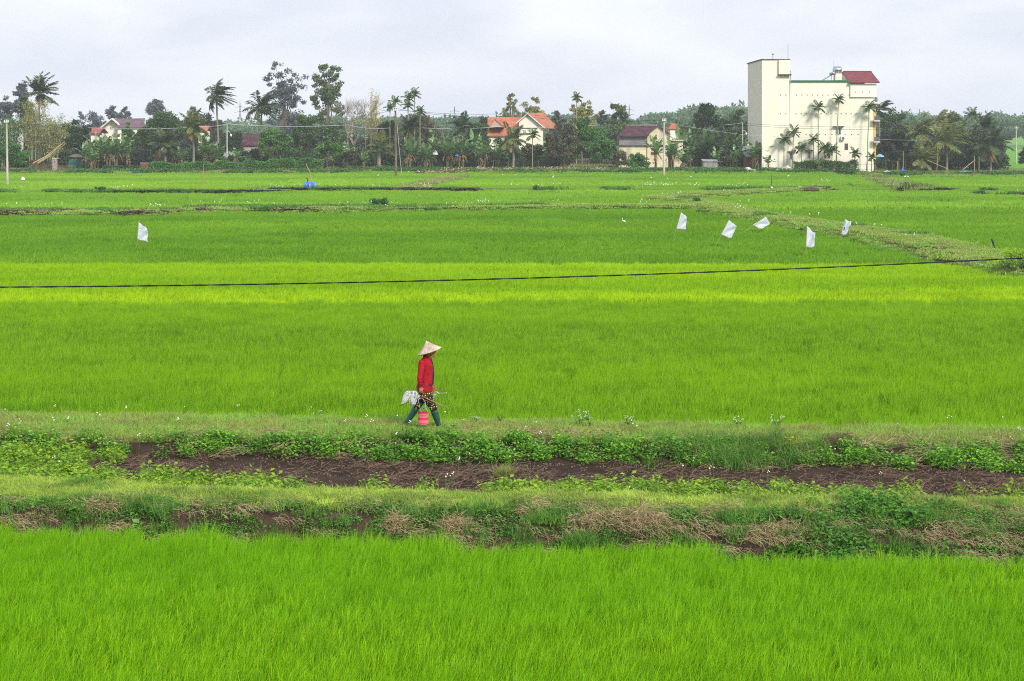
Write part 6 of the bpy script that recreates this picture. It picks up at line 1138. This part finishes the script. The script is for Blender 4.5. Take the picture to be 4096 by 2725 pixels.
section(b, [(u(560, 900), .10, .14), (u(560, 800), .10, .13), (u(560, 700), .095, .12), (u(565, 560), .10, .14), (u(560, 450), .09, .15), (u(555, 400), .06, .08)])
for S_, E_, W_ in ((SH_R, EL_R, WR_R), (SH_L, EL_L, WR_L)): b.tube([S_, E_, W_], [.048, .036, .026], 10)
for H_, K_, A_ in ((HIP_R, KN_R, AN_R), (HIP_L, KN_L, AN_L)): b.tube([H_, H_.lerp(K_, .5), K_, A_], [.085, .075, .052, .035], 10)
for A_, T_ in ((AN_R, TO_R), (AN_L, TO_L)): b.tube([A_, A_.lerp(T_, .4)+Vector((0, 0, -.01)), T_], [.036, .034, .022], 8)
def hand(mb, w, palm, fdir, curl, thumb, side):
    """palm box tapered, four curled fingers of unequal length, thumb from the side"""
    n = fdir.cross(side).normalized(); mb.tube([w, w+fdir*.035, w+fdir*.085], [(.024, .018), (.038, .016), (.036, .014)], 10)
    for i, ln in enumerate((.068, .078, .072, .056)):
        r0 = w+fdir*.08+side*(.026-.0175*i); d = fdir; p = [r0]
        for k in range(3): d = (d+curl*.55).normalized(); p.append(p[-1]+d*ln/3)
        mb.tube(p, [.0095, .009, .0085, .007], 6)
    r0 = w+fdir*.03+side*.028; mb.tube([r0, r0+(side*.6+fdir*.6+thumb*.4)*.032, r0+(side*.25+fdir*.9+thumb*.9)*.058], [.012, .0105, .008], 6)
hand(b, WR_R, None, Vector((.16, .02, -1)).normalized(), Vector((.1, .85, .12)), Vector((.0, 1, 0)), Vector((1, 0, .15)).normalized())
hand(b, WR_L, None, Vector((.6, -.1, -.8)).normalized(), Vector((-.2, -.8, .1)), Vector((0, -1, 0)), Vector((.8, 0, .6)).normalized())
vox(b.build('body', SKIN, PER), .0048, 2)
hr = MB(); hr.ell(HD+Vector((-.02, 0, .03)), (.09, .078, .09), 14, 10); hr.tube([HD+Vector((-.075, 0, 0)), u(545, 345), u(535, 372)], [.045, .035, .02], 8); hr.build('hair', surf('black_hair', s(34, 28, 26), rough=.5), PER, smooth=True)
sc_ = MB(); 
for sy in (-1, 1): sc_.tube([HD+Vector((-.01, sy*.078, .06)), HD+Vector((.03, sy*.07, -.05)), HD+Vector((.05, sy*.02, -.125))], [(.012, .004)]*3, 6)
sc_.build('chin_strap', surf('orange_scarf', s(216, 128, 30)), PER)
ey = MB()
for sy in (-1, 1): ey.ell(HD+Vector((.078, sy*.03, .012)), (.01, .013, .008), 8, 6)
ey.build('eyes', surf('dark_eyes', s(40, 30, 28), rough=.2), PER)
# jacket
j = MB()
JS = [(912, 550, 115, .165), (900, 550, 120, .17), (840, 540, 130, .172), (760, 552, 116, .165), (660, 560, 110, .16), (560, 563, 112, .165), (480, 560, 110, .175), (425, 556, 95, .17), (395, 556, 72, .13), (372, 562, 46, .075), (350, 570, 36, .055)]
section(j, [(u(c, z), rx/PXM, ry) for z, c, rx, ry in JS], 22)
for S_, E_, W_ in ((SH_R, EL_R, WR_R), (SH_L, EL_L, WR_L)):
    d = E_-S_; f = W_-E_; j.tube([S_+Vector((.02, 0, .03)), S_, S_+d*.3+Vector((-.006, 0, 0)), S_+d*.6, S_+d*.85, E_, E_+f*.18, E_+f*.32, E_+f*.46, E_+f*.6, E_+f*.74, E_+f*.9], [.05, .075, .066, .058, .054, .053, .047, .053, .045, .051, .044, .04], 14)
vox(j.build('jacket', RED, PER), .0085, 3)
k_ = MB(); k_.tube([u(598, 352, -.055), u(630, 400, -.06), u(640, 430, -.05)], [(.03, .012), (.026, .01), (.004, .004)], 8); k_.tube([u(560, 345, .05), u(540, 350, 0), u(560, 345, -.05), u(600, 360, -.06)], [(.018, .014)]*4, 8); k_.build('collar', RED, PER)
k_ = MB(); k_.tube([u(624, 372, -.01), u(650, 450, -.01), u(672, 560, -.01), u(677, 680, -.01), u(672, 800, -.01)], [.03, .028, .022, .02, .01], 8); k_.build('shirt', DARKC, PER)
k_ = MB(); k_.tube([u(608, 770, -.158), u(640, 775, -.142), u(662, 778, -.118)], [(.004, .010)]*3, 6); k_.build('pocket_trim', DARKC, PER)
cf = MB(); f = WR_R-EL_R; cf.tube([EL_R+f*.62, EL_R+f*.98], [.043, .040], 12); cf.build('cuff', surf('dark_red_knit', s(120, 10, 34), rough=.9), PER)
# trousers: black with yellow dots
m_, n_, l_ = _mat('polka_dots'); out = n_.new('ShaderNodeOutputMaterial'); pb = n_.new('ShaderNodeBsdfPrincipled'); pb.inputs['Roughness'].default_value = .85; tcn = n_.new('ShaderNodeTexCoord'); vo = n_.new('ShaderNodeTexVoronoi'); vo.inputs['Scale'].default_value = 24; vo.inputs['Randomness'].default_value = .55
rp_ = n_.new('ShaderNodeValToRGB'); rp_.color_ramp.interpolation = 'CONSTANT'; rp_.color_ramp.elements[0].color = (*s(232, 214, 80), 1); rp_.color_ramp.elements[1].position = .29; rp_.color_ramp.elements[1].color = (*s(22, 18, 20), 1); l_.new(tcn.outputs['Object'], vo.inputs['Vector']); l_.new(vo.outputs['Distance'], rp_.inputs[0]); l_.new(rp_.outputs[0], pb.inputs['Base Color']); l_.new(pb.outputs[0], out.inputs[0]); DOTS = m_
tr = MB(); section(tr, [(u(555, 870), .12, .15), (u(558, 930), .125, .155), (u(560, 980), .12, .15), (u(562, 1010), .10, .14)], 16)
for H_, K_, A_ in ((HIP_R, KN_R, AN_R), (HIP_L, KN_L, AN_L)): e = K_.lerp(A_, .18); tr.tube([H_, H_.lerp(K_, .35), H_.lerp(K_, .7), K_, e], [.108, .098, .082, .07, .055], 14)
vox(tr.build('trousers', DOTS, PER), .009, 3)
def boot(K_, A_, T_):
    o = MB(); a = K_.lerp(A_, .12); d = (A_-a); o.tube([a, a+d*.08, a+d*.4, a+d*.75, A_], [.068, .070, .062, .052, .05], 14); f = (T_-A_).normalized(); dn = Vector((-f.z, 0, f.x)); dn = dn if dn.z < 0 else -dn
    h = A_+dn*.035-f*.03; o.tube([h, A_+f*.02+dn*.02, A_.lerp(T_, .55)+dn*.02, T_+dn*.012], [.045, .052, .046, .03], 12); q = o.build('boot', BOOT, PER); vox(q, .008, 2)
    s_ = MB(); s_.tube([h+dn*.035-f*.01, A_.lerp(T_, .5)+dn*.052, T_+dn*.034+f*.01], [(.014, .045), (.012, .05), (.01, .034)][::1], 10); s_.build('sole', surf('dark_rubber', s(34, 48, 42), rough=.7), q)
boot(KN_R, AN_R, TO_R); boot(KN_L, AN_L, TO_L)
# hat
ax = Vector((-.31, 0, .951)).normalized(); bc = u(622, 274); sx_ = Vector((ax.z, 0, -ax.x)); sy_ = Vector((0, 1, 0)); h_ = MB(); q = random.Random(2); rings = []
for rr, hh in ((.229, 0.0), (.229, .006), (.19, .034), (.15, .066), (.11, .10), (.07, .136), (.03, .176), (.008, .199)): rings.append([bc+ax*hh+(sx_*math.cos(j_*math.pi/24)+sy_*math.sin(j_*math.pi/24))*(rr*(1+(.018*q.uniform(-1, 1) if rr > .2 else .004*q.uniform(-1, 1)))) for j_ in range(48)])
h_.loft(rings, cap=False); hat = h_.build('hat', HAT, PER); hat.modifiers.new('thickness', 'SOLIDIFY').thickness = .006
h_ = MB(); h_.tube([bc-ax*.006+(sx_*math.cos(a)+sy_*math.sin(a))*.218 for a in np.linspace(0, 2*math.pi, 33)], .004, 5); h_.tube([bc-ax*.0+(sx_*math.cos(a)+sy_*math.sin(a))*.16+ax*.045 for a in np.linspace(0, 2*math.pi, 33)], .003, 5); h_.build('rim_hoop', BAMB, hat)
h_ = MB(); h_.tube([bc+ax*.185, bc+ax*.206], [.012, .005], 8); h_.build('tip', HAT, hat)
# what she carries: each lifts away on its own
HP = base+u(500, 950, -.24)
def held(name, label, cat, group=None): return thing(name, label, cat, tuple(HP), group=group)
CANE = surf('held_cane', s(150, 112, 74), s(104, 74, 50), scale=8, rough=.6); BAGM = surf('thin_plastic', s(248, 250, 250), s(236, 240, 242), rough=.45, alpha=.93, trans=.5, bump=.15, bscale=14, scale=8)
def P(cx, cy, y=0.0): return u(cx, cy, y)-u(500, 950, 0)
def sheet(mb, pts, wid, seed, n=10, k=6):
    """crumpled strip of plastic following pts"""
    q = random.Random(seed); rows = []
    for i in range(n+1):
        f = i/n*(len(pts)-1); a = min(int(f), len(pts)-2); c = pts[a].lerp(pts[a+1], f-a); w = wid*(.35+.65*math.sin(math.pi*min(1, .2+.75*i/n))); rows.append([c+Vector(((j/k-.5)*w+q.uniform(-.004, .004), .035*math.sin(j*1.9+i*.8+seed), q.uniform(-.006, .006))) for j in range(k+1)])
    mb.loft(rows, cap=False, close=False)
for i, (a, b_, lb, sh, r0) in enumerate([((150, 1102, .03), (878, 824, -.03), 'dark cane rising to the right in her hand, white rag near its tip', [([P(738, 868, -.03), P(712, 910, -.03), P(690, 972, -.03)], .04, 3), ([P(735, 872, -.03), P(775, 900, -.04), P(830, 895, -.03), P(893, 893, -.02)], .05, 4)], .0052),
                                         ((268, 828, -.02), (960, 1158, .0), 'longest light cane in her hand, slanting down right, torn plastic at its top', [([P(318, 860, -.03), P(290, 940, -.04), P(250, 1010, -.04), P(195, 1062, -.03)], .11, 5), ([P(300, 870, -.02), P(262, 930, -.02), P(222, 1010, -.02)], .10, 8)], .006),
                                         ((248, 870, .0), (802, 1112, .02), 'dark grey cane just below the longest one, hung with crumpled plastic', [([P(385, 860, -.05), P(400, 930, -.05), P(390, 1000, -.04), P(378, 1090, -.03)], .13, 6), ([P(350, 880, -.03), P(360, 960, -.03), P(345, 1070, -.02)], .13, 9), ([P(430, 905, -.06), P(445, 940, -.05), P(440, 985, -.04)], .09, 12)], .005),
                                         ((500, 945, .02), (905, 1122, .03), 'thin yellow cane, shortest visible one, low in her hand', [], .0045)]):
    t = held('carried_cane', lb, 'cane', 'canes held in the hand of the woman'); m = MB(); m.tube([P(*a), (P(*a)+P(*b_))/2+Vector((0, 0, -.006)), P(*b_)], [r0*1.15, r0*1.1, r0*.8], 6); m.build('cane', CANE if i != 3 else BAMB, t)
    if sh:
        m = MB()
        for pts, w_, sd_ in sh: sheet(m, pts, w_, sd_)
        o = m.build('plastic_rag', BAGM, t, smooth=True); o.modifiers.new('thickness', 'SOLIDIFY').thickness = .0015
t = held('bucket', 'pink ribbed plastic bucket hanging from her right hand', 'bucket'); PK = surf('pink_plastic', s(212, 52, 86), s(194, 42, 74), scale=6, rough=.4, spec=.5); PKL = surf('pale_pink_rib', s(240, 150, 165), rough=.4)
c0 = P(530, 0, -.02); zt_, zb_ = P(0, 1187).z, P(0, 1378).z; m = MB(); Hb = zt_-zb_; k = 28
prof = [(.0, .090), (.02, .097), (.97, .097), (1.0, .101), (1.0, .094), (.03, .090)]
m.loft([[Vector((c0.x+r_*math.cos(2*math.pi*j/k), c0.y+r_*math.sin(2*math.pi*j/k), zb_+Hb*a)) for j in range(k)] for a, r_ in prof]); bk = m.build('pail', PK, t, smooth=False)
m = MB()
for a in (.06, .17, .22, .27, .33, .60, .66, .73, .84):
    m.loft([[Vector((c0.x+r_*math.cos(2*math.pi*j/k), c0.y+r_*math.sin(2*math.pi*j/k), zb_+Hb*a+dz)) for j in range(k)] for r_, dz in ((.096, -.0035), (.1005, -.002), (.1005, .002), (.096, .0035))], cap=False)
m.build('ribs', PKL, bk); m = MB(); m.tube([P(502, 1190, -.02), P(478, 1110, -.05), P(468, 1050, -.06), P(452, 1000, -.04), P(490, 975, 0)], .0035, 5); m.tube([P(600, 1190, -.02), P(572, 1110, -.04), P(570, 1040, -.05), P(520, 975, 0)], .003, 5); m.build('cord', TRIM, t)
m = MB(); m.ell(P(541, 1117, -.08), (.022, .02, .024), 10, 6); m.build('blue_tie', BL, t)
# tall stems in front of her boots
tussock('few tall pale stems in front of her boots on the path', 1690, 1740, 80, 34, 31.0, mat=GR_PALE, n=26, wd=.006)

# ---------------------------------------------------------------- haze: pale even air round the whole place
hz = MB().box(-700, 700, -30, 800, -1.6, 60); m, n, l = _mat('haze_air'); out = n.new('ShaderNodeOutputMaterial'); pv = n.new('ShaderNodeVolumePrincipled'); pv.inputs['Color'].default_value = (.86, .92, 1, 1); pv.inputs['Density'].default_value = .00032; pv.inputs['Anisotropy'].default_value = 0; l.new(pv.outputs[0], out.inputs['Volume'])
tag(hz.build('haze', m), 'thin bluish haze over the fields and the distant forest', 'haze', kind='stuff')
